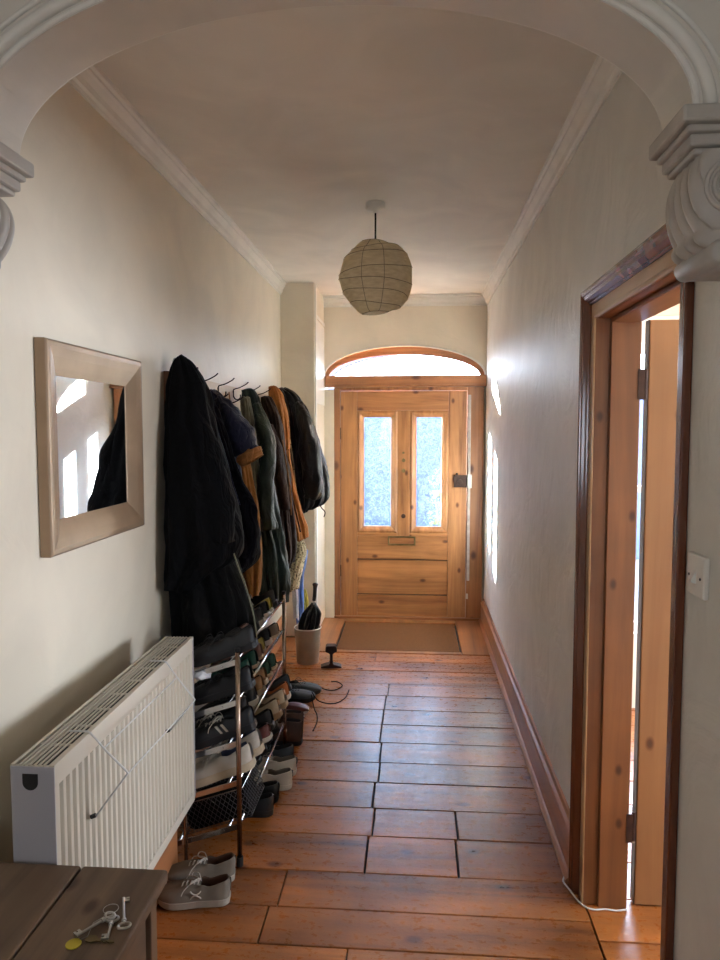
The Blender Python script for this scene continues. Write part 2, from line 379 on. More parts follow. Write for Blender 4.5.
# ---- pier
bm=BM(); box(bm,XL,-.785,5.62,YD+.1,0,HC); pier=struct('wall_pier',bm,'wall',bevel=.006)
bm=BM()
box(bm,-.785,-.775,5.64,5.70,0,HC-.01); box(bm,-.785,-.779,5.72,6.2,1.86,2.52); box(bm,-.785,-.776,5.70,6.2,2.53,2.56)
obj('casing',bm,'trim',pier,bevel=.003)
bm=BM(); prism(bm,[(XL,0),(XL+.03,0),(XL+.03,.15),(XL+.022,.165),(XL+.014,.18),(XL,.185)],'y',1.5,5.62); struct('baseboard_left',bm,'skirt')
bm=BM(); box(bm,XL+.001,-.885,1.0,2.56,.0,.235); struct('trim_15',bm,'skirt',bevel=.004)
# ---- right skirting
def skp(x,s): return [(x,0),(x+s*.045,0),(x+s*.045,.012),(x+s*.034,.022),(x+s*.026,.024),(x+s*.026,.150),(x+s*.030,.158),(x+s*.026,.170),(x+s*.014,.178),(x+s*.010,.198),(x,.2)]
bm=BM(); prism(bm,skp(XR,-1),'y',2.575,6.2); struct('baseboard_right',bm,'skirt')
bm=BM(); prism(bm,skp(XR,-1),'y',YB,1.645); struct('baseboard_near',bm,'skirt')
# ---- arch wall
AC,AH,AZ,AR=-.175,.658,2.215,.285
def za(x,h=AH,r=AR,z=AZ):
    t=(x-AC)/h
    return z if abs(t)>=1 else z+r*math.sqrt(max(0,1-t*t))
N=64; apts=[(AC+AH*math.cos(PI-PI*i/N),AZ+AR*math.sin(PI*i/N)) for i in range(N+1)]
bm=BM(); y0,y1=1.35,1.5
outl=[(XL,AZ)]+apts+[(XR,AZ)]
F=[bm.verts.new((x,y0,z)) for x,z in outl]; B=[bm.verts.new((x,y1,z)) for x,z in outl]
FT=[bm.verts.new((x,y0,HC)) for x,z in outl]; BT=[bm.verts.new((x,y1,HC)) for x,z in outl]
for i in range(len(outl)-1):
    bm.faces.new((F[i],F[i+1],FT[i+1],FT[i])); bm.faces.new((B[i+1],B[i],BT[i],BT[i+1])); bm.faces.new((F[i+1],F[i],B[i],B[i+1]))
    bm.faces.new((FT[i],FT[i+1],BT[i+1],BT[i]))
archw=struct('wall_arch',bm,'arch')
bm=BM()
def bead(yc,off,r):
    tube(bm,[(AC+(AH+off)*math.cos(PI-PI*i/N),yc,AZ+(AR+off)*math.sin(PI*i/N)) for i in range(N+1)],r,10)
bead(1.349,.030,.012); bead(1.351,.008,.005); bead(1.50,.006,.006)
for (yc,off,r) in((1.349,.058,.005),): bead(yc,off,r)
struct('trim_6',bm,'trim',smooth=True)
# capitals
def capital(side):
    bm=BM(); xw=XR if side>0 else XL; xi=AC+AH if side>0 else AC-AH
    for z0,z1,e in((2.185,2.215,.022),(2.172,2.185,.010),(2.150,2.172,.002),(2.138,2.150,-.006)):
        a,b=sorted((xw,xi-side*e)); box(bm,a,b,1.35-e,1.5+e,z0,z1)
    return bm
def corbel(side):
    """carved acanthus bracket: fluted leaf face looking inward, volute cheeks, small scroll at the foot"""
    bm=BM(); xw=XR if side>0 else XL; xi=AC+AH if side>0 else AC-AH
    d=abs(xw-xi)
    prof=spline([(d-.008,2.138),(d+.004,2.11),(d+.002,2.08),(d-.02,2.045),(d-.045,2.015),(d-.068,1.992)] ,6) if False else None
    pts=[(.84,2.138),(.93,2.115),(.97,2.085),(.94,2.05),(.86,2.02),(.74,1.995),(.60,1.975)]
    P=spline([(a*d,z,0) for a,z in pts],7); G=[]
    ya,yb=1.33,1.49
    for k,p in enumerate(P):
        u=k/(len(P)-1); row=[]
        for j in range(61):
            v=j/60; c=(v-.35)*(1.05-.45*u)+.30*u
            f=abs(math.sin(PI*c*5.2)); f=f**.55; edge=min(v,1-v)
            dd=.017*(f-.6)*(.25+.75*math.sin(PI*min(1,u*.95+.08)))-.012*math.exp(-edge*22)
            if u>.72: dd+=.016*f*math.sin(PI*(u-.72)/.28)
            row.append((xw-side*(p.x+dd),ya+(yb-ya)*v,p.y-.012*f*u))
        G.append(row)
    V=[[bm.verts.new(q) for q in r] for r in G]
    for i in range(len(V)-1):
        for j in range(60): bm.faces.new((V[i][j],V[i][j+1],V[i+1][j+1],V[i+1][j]))
    for j in(0,60):
        e=[r[j] for r in V]; w=[bm.verts.new((xw,q.co.y,q.co.z)) for q in e]
        for i in range(len(e)-1): bm.faces.new((e[i],e[i+1],w[i+1],w[i]))
    xs=xw-side*(d*.60); tube(bm,[(xs,ya-.008,1.962),(xs,ya-.004,1.962),(xs,yb+.004,1.962),(xs,yb+.008,1.962)],[.014,.021,.021,.014],16)
    a,b=sorted((xw,xs)); box(bm,a,b,ya,yb,1.942,1.985)
    return bm
def volute(side):
    bm=BM(); xw=XR if side>0 else XL; xi=AC+AH if side>0 else AC-AH; d=abs(xw-xi); c=(xw-side*d*.45,2.075)
    for r in(.044,.031,.018):
        tube(bm,[(c[0]+r*math.cos(t*2*PI/28),1.329,c[1]+r*math.sin(t*2*PI/28)) for t in range(28)],.0045,8,closed=True)
    return bm
for s,nm in((1,'right'),(-1,'left')):
    e=empty('corbel_bracket',(XR if s>0 else XL,1.39,2.0),0,label='white carved acanthus bracket under the %s end of the arch'%nm,cat='corbel',group='arch corbels')
    for o in(obj('leaf_carving',corbel(s),'stone',smooth=True),obj('volute',volute(s),'stone',smooth=True),obj('capital',capital(s),'stone',bevel=.005)):
        o.parent=e; o.matrix_parent_inverse=Matrix.Translation(-e.location)
# ---- front wall with arched fanlight
EC,EH,ER,EZ=-.095,.685,.25,2.112
fp=[(EC+EH*math.cos(PI-PI*i/48),EZ+ER*math.sin(PI*i/48)) for i in range(49)]
bm=BM(); ya,yb=6.22,6.42
outl=fp[:]; 
F=[bm.verts.new((x,ya,z)) for x,z in outl]; B=[bm.verts.new((x,yb,z)) for x,z in outl]
FT=[bm.verts.new((x,ya,HC)) for x,z in outl]; BT=[bm.verts.new((x,yb,HC)) for x,z in outl]
for i in range(len(outl)-1):
    bm.faces.new((F[i],F[i+1],FT[i+1],FT[i])); bm.faces.new((B[i+1],B[i],BT[i],BT[i+1])); bm.faces.new((F[i+1],F[i],B[i],B[i+1])); bm.faces.new((FT[i],FT[i+1],BT[i+1],BT[i]))
box(bm,EC+EH,XR+.02,ya,yb,EZ,HC); box(bm,-.785,-.70,6.22,yb,0,2.0); box(bm,-.8,EC-EH,ya,yb,2.0,HC)
box(bm,.584,.62,6.3,yb,0,2.12)
struct('wall_front',bm,'wall')
bm=BM(); tube(bm,[(EC+(EH+.004)*math.cos(PI-PI*i/48),6.217,EZ+(ER+.006)*math.sin(PI*i/48)) for i in range(49)],.009,8)
struct('trim_7',bm,'trim',smooth=True)
# fanlight window
win=empty('window_1',(EC,6.27,EZ),kind='structure')
def ch(o,e): o.parent=e; o.matrix_parent_inverse=Matrix.Translation(-e.location); return o
bm=BM()
ip=[(EC+(EH-.036)*math.cos(PI-PI*i/48),EZ+(ER-.062)*math.sin(PI*i/48)) for i in range(49)]
R=[]
for (xo,zo),(xi,zi) in zip(fp,ip): R.append([(xo,6.235,zo),(xo,6.31,zo),(xi,6.31,zi),(xi,6.25,zi)])
rings(bm,R)
ch(obj('arched_frame',bm,'pine_frameh'),win)
bm=BM(); top=[bm.verts.new((x,6.285,z)) for x,z in ip]; bot=[bm.verts.new((x,6.285,EZ)) for x,z in ip]
for i in range(48):
    if i in(0,): bm.faces.new((top[0],top[1],bot[1]))
    elif i==47: bm.faces.new((top[47],top[48],bot[47]))
    else: bm.faces.new((top[i],top[i+1],bot[i+1],bot[i]))
for v in(bot[0],bot[48]): bm.verts.remove(v)
ch(obj('pane',bm,'fanglass'),win)
bm=BM(); box(bm,-.775,XR,6.19,6.34,2.018,2.115); box(bm,-.775,XR,6.18,6.2,2.018,2.040)
struct('trim_8',bm,'pine_frameh',bevel=.006)
# door frame
bm=BM(); box(bm,-.70,-.648,6.225,6.34,0,2.02); box(bm,.446,.584,6.225,6.34,0,2.02); box(bm,-.648,.446,6.235,6.34,1.99,2.02)
fr=struct('trim_9',bm,'pine_frame',bevel=.004)
bm=BM(); box(bm,.450,.474,6.215,6.226,.35,1.95); obj('pale_batten',bm,plain('worn_white_paint',srgb(186,172,160),.5,0,.5,20,.2),fr,bevel=.003)
bm=BM(); box(bm,.446,.464,6.214,6.226,.19,.235); obj('lower_keep',bm,'steel',fr,bevel=.002)
# front door
door=empty('door_1',(-.1,6.28,0),kind='structure')
def dp(name,bm,mat='pine',p=door,**k):
    o=obj(name,bm,mat,**k); return ch(o,p)
y0,y1=6.243,6.29; X0,X1=-.645,.443
bm=BM(); box(bm,X0,-.502,y0,y1,.005,1.985); dp('stile',bm,bevel=.003)
bm=BM(); box(bm,.288,X1,y0,y1,.005,1.985); dp('stile',bm,bevel=.003)
bm=BM(); box(bm,-.501,.287,y0,y1,1.82,1.985); dp('rail',bm,'pineh',bevel=.003)
bm=BM(); box(bm,-.150,-.045,y0,y1,.7305,1.819); dp('muntin',bm,bevel=.003)
bm=BM(); box(bm,-.501,-.150,y0,y1,.73,.755); box(bm,-.045,.287,y0,y1,.73,.755); box(bm,-.501,.287,y0,y1,.525,.73); dp('rail',bm,'pineh',bevel=.004)
bm=BM(); box(bm,-.501,.287,y0+.010,y1,.215,.516); dp('panel',bm,'pineh',bevel=.004)
bm=BM(); box(bm,X0+.02,X1-.02,y1-.014,y1-.002,.01,.77); dp('leak_blocker',bm,'dark')  # added dark sheet that stops daylight leaking through the panel gaps
bm=BM(); box(bm,-.501,.287,y0+.003,y1,.005,.206); dp('rail',bm,'pineh',bevel=.004)
for a,b in((-.501,-.150),(-.045,.287)):
    bm=BM(); w=.058
    pr=[(0,y0+.004),(0,y1),(-w,y1),(-w,y0+.016),(-w*.8,y0+.012),(-w*.55,y0+.002),(-w*.3,y0-.004)]
    sweep(bm,[(q,6.27-yy) for q,yy in pr],[(a,6.27,.755),(b,6.27,.755),(b,6.27,1.819),(a,6.27,1.819)],(0,-1,0))
    dp('glazing_bead',bm,'pine',bevel=.001)
    bm=BM(); v=[bm.verts.new(q) for q in((a+.045,6.272,.80),(b-.045,6.272,.80),(b-.045,6.272,1.775),(a+.045,6.272,1.775))]; bm.faces.new(v)
    dp('glass_pane',bm,'frost')
bm=BM()
sweep(bm,[(0,0),(0,.006),(-.008,.008),(-.014,.004),(-.014,0)],[(-.232,y0,.648),(.008,y0,.648),(.008,y0,.728),(-.232,y0,.728)],(0,-1,0))
plate=dp('letter_plate',bm,'brass',bevel=.001)
bm=BM(); box(bm,-.216,-.008,y0-.004,y0,.664,.712); o=obj('flap',bm,'stone',bevel=.002); o.parent=plate; o.matrix_parent_inverse=plate.matrix_parent_inverse.copy()
bm=BM(); box(bm,.335,.445,y0-.03,y0,1.16,1.265); tube(bm,[(.385,y0-.03,1.21),(.385,y0-.05,1.21)],.02,14); tube(bm,[(.36,y0-.02,1.265),(.36,y0-.02,1.285)],.009,8)
lk=dp('rim_lock',bm,'iron',bevel=.004)
bm=BM(); box(bm,.446,.485,6.19,6.224,1.155,1.27); ch(obj('lock_keep',bm,'steel',bevel=.004),fr) if False else obj('lock_keep',bm,'steel',fr,bevel=.004)
for zz,r,mt_ in((1.39,.016,'brass'),(1.30,.017,'brass'),(.905,.019,'iron')):
    bm=BM(); tube(bm,[(-.098,y0+.002,zz),(-.098,y0-.006,zz)],r,18); tube(bm,[(-.098,y0-.005,zz),(-.098,y0-.010,zz)],r*.45,12); dp('lock_cylinder',bm,mt_)
bm=BM(); tube(bm,[(-.10,y0+.002,1.455),(-.10,y0-.004,1.455)],.01,12); dp('screw_plug',bm,'brass')
for zz in(1.62,.42):
    bm=BM(); box(bm,X0-.008,X0+.004,y0-.004,y0+.01,zz-.05,zz+.05); tube(bm,[(X0-.003,y0-.006,zz-.05),(X0-.003,y0-.006,zz+.05)],.005,8); dp('hinge',bm,'iron')
# ---- side doorway: lining, architrave, open door
bm=BM()
t=.03
box(bm,.592,.735,DF-.001,DF+t,0,2.02); box(bm,.592,.735,DN-t,DN+.001,0,2.02)
box(bm,.64,.737,DF-.016,DF+t,0,2.004); box(bm,.64,.735,DN,DN+.014,0,2.004)
struct('trim_10',bm,'jamb',bevel=.003)
bm=BM(); box(bm,.592,.735,DN-t,DF+t,2.018,2.07); box(bm,.64,.735,DN-.01,DF,2.002,2.018)
struct('trim_11',bm,'jambh',bevel=.003)
# architrave: (a outward in wall plane from opening edge, b = projection from wall)
mould=[(.050,0),(.050,.014),(.054,.018),(.058,.017),(.062,.022),(.070,.030),(.080,.032),(.084,.036),(.094,.038),(.100,.036),(.100,0)]
face=[(0,0),(0,.010),(.004,.013),(.010,.013),(.014,.010),(.0495,.010),(.0495,0)]
HZ=2.018
path=[(XR,DN-.045,HZ),(XR,DF,HZ),(XR,DF,0)]
def swp(profile,k=1.0):
    bm=BM(); sweep(bm,[(a,b) for a,b in profile],[Vector(p) for p in path],(-1,0,0),closed=False); return bm
struct('trim_12',swp(mould),'archi')
bm=BM(); tube(bm,[(XR-.012,DN-.002,0),(XR-.012,DN-.002,HZ)],.006,10); box(bm,XR-.020,XR,DN-.040,DN-.004,0,HZ+.10); struct('trim_14',bm,'archi',bevel=.004)
struct('trim_13',swp(face),'archf')
bm=BM()
tube(bm,spline([(.556,2.60,.006),(.548,2.575,.006),(.56,2.53,.006),(.585,2.45,.006),(.62,2.425,.006),(.66,2.43,.006),(.70,2.425,.006),(.735,2.435,.006)],6),.003,8)
o=obj('cable',bm,'cable',smooth=True); tag(o,'thin white cable running along the foot of the side door frame','cable')
# open door leaf (seen from its hinge side)
d2=empty('door_2',(.765,2.50,0),kind='structure')
bm=BM(); LX0,LX1=.768,1.46; ly0,ly1=2.462,2.505
def d2p(n,bm,m='leaf',**k): return ch(obj(n,bm,m,**k),d2)
box(bm,LX0,LX0+.13,ly0,ly1,.006,2.012); d2p('stile',bm,bevel=.003)
bm=BM(); box(bm,LX1-.11,LX1,ly0,ly1,.006,2.012); d2p('stile',bm,bevel=.003)
bm=BM()
for a,b in((.006,.22),(.75,.95),(1.88,2.012)): box(bm,LX0+.131,LX1-.111,ly0,ly1,a,b)
d2p('rail',bm,bevel=.003)
bm=BM(); box(bm,LX0+.13,LX1-.11,ly0+.012,ly1-.012,.2,.77); box(bm,LX0+.13,LX1-.11,ly0+.012,ly1-.012,.93,1.9); d2p('panel',bm)
bm=BM(); box(bm,LX0-.003,LX0+.0005,ly0+.002,ly1-.002,.006,2.012); d2p('dark_edge',bm,plain('dark_door_edge',srgb(70,50,34),.6,0,.4,20,.3))  # thin facing on the hinge edge, darker than the leaf
for zz in(1.80,.29):
    bm=BM(); box(bm,LX0-.006,LX0-.001,ly0,ly0+.035,zz-.05,zz+.05); tube(bm,[(LX0-.012,ly0-.004,zz-.05),(LX0-.012,ly0-.004,zz+.05)],.007,10)
    box(bm,LX0-.040,LX0-.019,2.441,2.446,zz-.05,zz+.05); d2p('hinge',bm,'iron')
# ---- switch
sw=empty('light_switch',(XR,1.60,1.33),label='white square light switch on the wall right of the side doorway',cat='light switch')
bm=BM(); box(bm,XR-.013,XR,1.500,1.590,1.302,1.390); sp=ch(obj('face_plate',bm,'plastic',bevel=.004,seg=3),sw)
bm=BM(); prism(bm,[(XR-.011,1.328),(XR-.016,1.328),(XR-.024,1.334),(XR-.013,1.358),(XR-.011,1.358)],'y',1.539,1.553); ch(obj('rocker',bm,'plastic',bevel=.001),sw)
for yy in(1.516,1.576):
    bm=BM(); tube(bm,[(XR-.0125,yy,1.343),(XR-.0145,yy,1.343)],.003,8); ch(obj('screw',bm,'black'),sw)
# ================================================================== OUTSIDE
bm=BM(); box(bm,-12,14,6.45,24,-.25,-.15); struct('ground_outside',bm,'paving')
# porch arch in front of the door
bm=BM(); pc,ph,pr_,pz=.10,.95,.30,2.10; Y0,Y1=7.05,7.2
pts=[(pc+ph*math.cos(PI-PI*i/32),pz+pr_*math.sin(PI*i/32)) for i in range(33)]
F=[bm.verts.new((x,Y0,z)) for x,z in pts]; B=[bm.verts.new((x,Y1,z)) for x,z in pts]; FT=[bm.verts.new((x,Y0,2.75)) for x,z in pts]; BT=[bm.verts.new((x,Y1,2.75)) for x,z in pts]
for i in range(32):
    bm.faces.new((F[i],F[i+1],FT[i+1],FT[i])); bm.faces.new((B[i+1],B[i],BT[i],BT[i+1])); bm.faces.new((F[i+1],F[i],B[i],B[i+1])); bm.faces.new((FT[i],FT[i+1],BT[i+1],BT[i]))
struct('porch_arch',bm,'render')
# garden wall and shrub seen blurred through the glass
bm=BM(); box(bm,-5,5,10.2,10.4,-.2,2.25); struct('garden_wall',bm,plain('outside_wall',srgb(58,68,90),.85))
bm=BM()
for k in range(240):
    a=random.uniform(0,2*PI); r=random.random()**.5*.28; zc=random.uniform(.0,1.15); c=Vector((.42+r*math.cos(a),8.9+r*math.sin(a),zc))
    q=Matrix.Rotation(random.uniform(0,PI),3,Vector((random.random(),random.random(),random.random())).normalized())
    vs=[bm.verts.new(c+q@Vector(p)) for p in((-.05,0,0),(0,-.03,.01),(.06,0,0),(0,.03,.01))]; bm.faces.new(vs)
bmesh.ops.solidify(bm,geom=bm.faces[:],thickness=.002)
for k in range(9):
    tube(bm,[(.42+.02*math.cos(k*.7),8.9+.02*math.sin(k*.7),-.15),(.42+.2*math.cos(k*.7),8.9+.2*math.sin(k*.7),.9)],.006,5)
o=obj('garden_shrub',bm,'leafg'); tag(o,'yellow green shrub blurred behind the right pane of the front door','shrub')
exec_parts=[]
#PART2
# ================================================================== PENDANT LAMP
lp=empty('pendant_lamp',(-.205,3.71,HC),label='round paper lantern hanging on a short cord from the ceiling',cat='lamp')
bm=BM(); lathe(bm,[(.0,HC),(.048,HC),(.050,HC-.008),(.050,HC-.030),(.044,HC-.036),(.012,HC-.040),(.012,HC-.05),(.0,HC-.05)],(-.205,3.71,0),28,cap=False); ch(obj('ceiling_rose',bm,'plastic',smooth=True),lp)
bm=BM(); tube(bm,[(-.205,3.71,HC-.045),(-.205,3.71,2.50)],.0045,8); ch(obj('cord',bm,'f_dark'),lp)
bm=BM(); tube(bm,[(-.205,3.71,2.53),(-.205,3.71,2.45)],.018,12); lathe(bm,[(.0,2.45),(.02,2.44),(.034,2.40),(.02,2.365),(0,2.36)],(-.205,3.71,0),14,cap=False); ch(obj('bulb',bm,'plastic',smooth=True),lp)
Rl,lc=.188,Vector((-.205,3.71,2.42))
def lat(n1,n2,f=1.0):
    R=[]
    for i in range(n1+1):
        a=-1.25+2.5*i/n1; rr=Rl*math.cos(a); zz=Rl*math.sin(a)
        R.append((rr,zz))
    return R
ribs=[-1.2,-.82,-.50,-.12,.16,.52,.86,1.2]
SK=lambda a,th: .018*math.cos(a)*math.sin(th+2.3*math.sin(a*3.1))
bm=BM(); R=[]
aa=[]
for i in range(len(ribs)-1):
    for s in range(5): aa.append((ribs[i]+(ribs[i+1]-ribs[i])*s/5,s))
aa.append((ribs[-1],0))
for a,s in aa:
    pinch=.0025*math.sin(PI*s/5) if s else 0
    row=[]
    for k in range(72):
        th=2*PI*k/72; wob=.004*math.sin(3*th+a*5)
        fac=(1-.012*abs(math.sin(th*5+a)))
        r=(Rl*math.cos(a)-pinch)*fac
        row.append(lc+Vector((r*math.cos(th),r*math.sin(th),Rl*math.sin(a)+wob*math.cos(a)+SK(a,th))))
    R.append(row)
rings(bm,R,cap=False); sh=ch(obj('lamp_shade',bm,'lantern',smooth=True),lp)
bm=BM()
for a in ribs:
    tube(bm,[lc+Vector((Rl*1.004*math.cos(a)*(1-.012*abs(math.sin(2*PI*k/48*5+a)))*math.cos(2*PI*k/48),Rl*1.004*math.cos(a)*(1-.012*abs(math.sin(2*PI*k/48*5+a)))*math.sin(2*PI*k/48),Rl*math.sin(a)+.004*math.sin(3*2*PI*k/48+a*5)*math.cos(a)+SK(a,2*PI*k/48))) for k in range(48)],.0016,5,closed=True)
for th in(4.4,5.0,.6,2.2):
    tube(bm,[lc+Vector((Rl*1.0*math.cos(a)*math.cos(th),Rl*1.0*math.cos(a)*math.sin(th),Rl*math.sin(a)+SK(a,th))) for a in [ -1.2+2.4*i/24 for i in range(25)]],.0014,5)
o=obj('shade_ribs',bm,'rib',sh)
o.matrix_parent_inverse=Matrix.Identity(4)
# ================================================================== MIRROR
mr=empty('wall_mirror',(XL,2.28,1.285),label='rectangular wall mirror in a wide champagne coloured frame',cat='mirror')
y0,y1,z0,z1=1.932,2.630,1.292,1.905
prof=[(0,0),(0,.030),(-.006,.036),(-.02,.036),(-.045,.030),(-.075,.019),(-.092,.012),(-.098,.010),(-.098,0)]
bm=BM(); sweep(bm,prof,[(XL+.002,y0,z0),(XL+.002,y1,z0),(XL+.002,y1,z1),(XL+.002,y0,z1)],(1,0,0)); ch(obj('frame',bm,'mframe',bevel=.0015),mr)
bm=BM(); v=[bm.verts.new(q) for q in((XL+.010,y0+.09,z0+.09),(XL+.010,y1-.09,z0+.09),(XL+.010,y1-.09,z1-.09),(XL+.010,y0+.09,z1-.09))]; bm.faces.new(v); ch(obj('mirror_glass',bm,'mirror'),mr)
# ================================================================== RADIATOR
ra=empty('radiator',(-.85,2.06,.29),label='white panel radiator with vertical flutes on the left wall',cat='radiator')
ry0,ry1,rx0,rx1,rz0,rz1=1.507,2.520,-.902,-.800,.290,.902
bm=BM(); n=31; m0=.022; pitch=(ry1-ry0-2*m0)/n
pts=[(rx1-.022,ry0+.002),(rx1-.0035,ry0+.002),(rx1-.0035,ry0+m0)]
for i in range(n):
    a=ry0+m0+i*pitch
    pts+=[(rx1-.0035,a+.004),(rx1-.0125,a+.0095),(rx1-.0125,a+pitch*.5+.002),(rx1-.0035,a+pitch*.5+.0075)]
pts+=[(rx1-.0035,ry1-.002),(rx1-.022,ry1-.002)]
prism(bm,pts,'z',rz0+.035,rz1-.055)
box(bm,rx1-.022,rx1-.0025,ry0+.002,ry1-.002,rz0,rz0+.0345); box(bm,rx1-.022,rx1-.0025,ry0+.002,ry1-.002,rz1-.0545,rz1-.012)
ch(obj('front_panel',bm,'rad',bevel=.0015,seg=2),ra)
bm=BM(); box(bm,rx0+.002,rx0+.016,ry0+.01,ry1-.01,rz0,rz1-.02); ch(obj('rear_panel',bm,'rad'),ra)
bm=BM(); box(bm,rx0+.018,rx1-.024,ry0+.03,ry1-.03,rz0+.02,rz1-.02); ch(obj('inner_shade_box',bm,'slot_shade'),ra)  # solid box, its dark colour painted as shade below the grille
bm=BM(); box(bm,rx0,rx1,ry0-.002,ry0+.0015,rz0+.012,rz1-.004); ch(obj('side_panel',bm,'radend_shade',bevel=.001),ra)
bm=BM(); box(bm,rx0,rx1,ry1-.0015,ry1+.002,rz0+.012,rz1-.004); ch(obj('side_panel',bm,'radend_shade',bevel=.001),ra)
bm=BM()
box(bm,rx0,rx0+.009,ry0,ry1,rz1-.008,rz1); box(bm,rx1-.014,rx1,ry0,ry1,rz1-.012,rz1)
gx=(rx1-.014-rx0-.009)
for k in range(1,7):
    x=rx0+.009+gx*k/7; box(bm,x-.0024,x+.0024,ry0,ry1,rz1-.004,rz1)
nb=9
for k in range(nb+1):
    y=ry0+.004+(ry1-ry0-.008)*k/nb; box(bm,rx0+.008,rx1-.012,y-.0035,y+.0035,rz1-.007,rz1-.003)
ch(obj('top_grille',bm,'rad',bevel=.0006,seg=1),ra)
bm=BM(); y=ry0-.002; pxc=rx0+.046
prism(bm,[(pxc+.018*math.cos(t),.862-.018*abs(math.sin(t))) for t in [PI+PI*q/14 for q in range(15)]]+[(pxc+.018,.882),(pxc-.018,.882)],'y',y-.0012,y+.001)
rc=ch(obj('cut_out_shade',bm,'slot_shade'),ra)  # flat dark patch painted as the shade of a hole in the end panel
bm=BM(); tube(bm,[(pxc,y-.001,.864),(pxc,y-.009,.864)],.011,8); o=obj('blanking_plug',bm,'brass',bevel=.001); o.parent=rc; o.matrix_parent_inverse=rc.matrix_parent_inverse.copy()
bm=BM(); tube(bm,spline([(-.855,ry1+.002,.325),(-.855,ry1+.035,.325),(-.855,ry1+.045,.30),(-.855,ry1+.045,.02),(-.855,ry1+.045,.001)],5),.0075,10)
ch(obj('valve_pipe',bm,'pole',smooth=True),ra)
for yy in(1.80,2.30):
    bm=BM(); box(bm,XL+.001,rx0+.003,yy,yy+.03,.34,.38); box(bm,XL+.001,XL+.006,yy,yy+.03,.33,.50); ch(obj('wall_bracket',bm,'radend_shade'),ra)
# airing rack hooked over the radiator
ai=empty('airing_rack',(-.80,1.95,rz1),label='white wire airing rack hooked over the top of the radiator',cat='airer')
zt=rz1+.004
for y,xo,zo,zl in((1.679,-.703,.804,.688),(2.225,-.704,.782,.674)):
    bm=BM(); tube(bm,[(-.850,y,zt+.001),(-.82,y,zt+.001),(-.803,y,zt+.001),(-.795,y,zt-.004),(-.755,y,(zt+zo)/2+.002),(xo-.004,y,zo+.006),(xo,y,zo),(xo-.005,y,zo-.006),(-.790,y,zl)],.0026,8)
    ch(obj('bracket_arm',bm,'wire',smooth=True),ai)
    bm=BM(); tube(bm,[(-.800,y,zl),(-.788,y,zl+.006)],.0055,10); ch(obj('rubber_foot',bm,'rubber'),ai)
bm=BM(); tube(bm,[(-.762,1.679,.866),(-.762,2.225,.854)],.002,8); ch(obj('hanging_bar',bm,'wire',smooth=True),ai)
bm=BM(); tube(bm,[(-.706,1.679,.800),(-.706,2.225,.778)],.002,8); ch(obj('hanging_bar',bm,'wire',smooth=True),ai)
# ================================================================== CHEST + KEYS
cx0,cx1,cy0,cy1,ct=-1.045,-.540,.55,1.498,.68
KK=.866
cs=empty('wooden_chest',(-.83,1.23,0),label='old dark oak chest with a planked top standing beside the radiator end',cat='chest')
bm=BM(); 
box(bm,cx0,-.738,cy0,cy1,ct-.028,ct); box(bm,-.735,cx1,cy0,cy1,ct-.028,ct)
ch(obj('planked_top',bm,'chest',bevel=.007,seg=3),cs)
for x in(cx1-.055,cx0+.01):
    for y in(cy1-.06,cy0+.02):
        bm=BM(); box(bm,x,x+.036,y,y+.036,0,ct-.028); ch(obj('leg',bm,'chestz',bevel=.003),cs)
bm=BM(); box(bm,cx1-.047,cx1-.03,cy0+.057,cy1-.061,.36,ct-.029); ch(obj('apron',bm,'chest',bevel=.002),cs)
bm=BM(); box(bm,cx1-.045,cx1-.036,cy0+.057,cy1-.061,.08,.358); ch(obj('side_board',bm,'chest',bevel=.002),cs)
bm=BM(); box(bm,cx0+.047,cx1-.056,cy1-.055,cy1-.035,.08,ct-.029); ch(obj('end_board',bm,'chest',bevel=.002),cs)
def ringpts(c,r,n=20,sx=1,sy=1,rz=0): return [(c[0]+r*sx*math.cos(2*PI*k/n)*math.cos(rz)-r*sy*math.sin(2*PI*k/n)*math.sin(rz),c[1]+r*sx*math.cos(2*PI*k/n)*math.sin(rz)+r*sy*math.sin(2*PI*k/n)*math.cos(rz),c[2]) for k in range(n)]
def mortice(bow,tip,mat,parent,name='key',z=ct+.006,side=1,r=.0032):
    b=Vector((bow[0],bow[1],z)); t=Vector((tip[0],tip[1],z)); d=(t-b).normalized(); n_=Vector((-d.y,d.x,0))*side
    bm=BM(); ang=math.atan2(d.y,d.x)
    tube(bm,ringpts(b,.0115,20,.8,1.15,ang),.0032,8,closed=True)
    tube(bm,[b+d*.009,b+d*.014,b+d*.015,b+d*.022,b+d*.023,t],[r*1.2,r*1.2,r*1.7,r*1.7,r,r],10)
    L=(t-b).length
    for a0,a1,w in((L-.016,L-.010,.014),(L-.010,L-.006,.008),(L-.006,L-.001,.014)):
        P=[b+d*a0,b+d*a1,b+d*a1+n_*w,b+d*a0+n_*w]; prism(bm,[(p.x,p.y) for p in P],'z',z-.0015,z+.0015)
    return obj(name,bm,mat,parent,smooth=False)
k1=mortice((-.648,1.507),(-.688,1.600),'steel',None,'door_key',side=-1); [setattr(v,'co',Vector((v.co.x*KK,v.co.y*KK,ct+(v.co.z-ct)*KK))) for v in k1.data.vertices]; tag(k1,'single silver mortice key lying apart at the chest edge','key')
kb=empty('key_bunch',(-.62,1.35,ct),label='bunch of keys on a split ring with a round brass tag',cat='keys')
def ksc(o):
    for v in o.data.vertices: v.co=Vector((v.co.x*KK,v.co.y*KK,ct+(v.co.z-ct)*KK))
    return o
def kc(o):
    ksc(o); o.parent=kb; o.matrix_parent_inverse=Matrix.Translation(-kb.location); return o
kc(mortice((-.692,1.533),(-.738,1.462),'steel',None,side=-1,z=ct+.009)); kc(mortice((-.684,1.527),(-.668,1.463),'steel',None,side=-1,z=ct+.006))
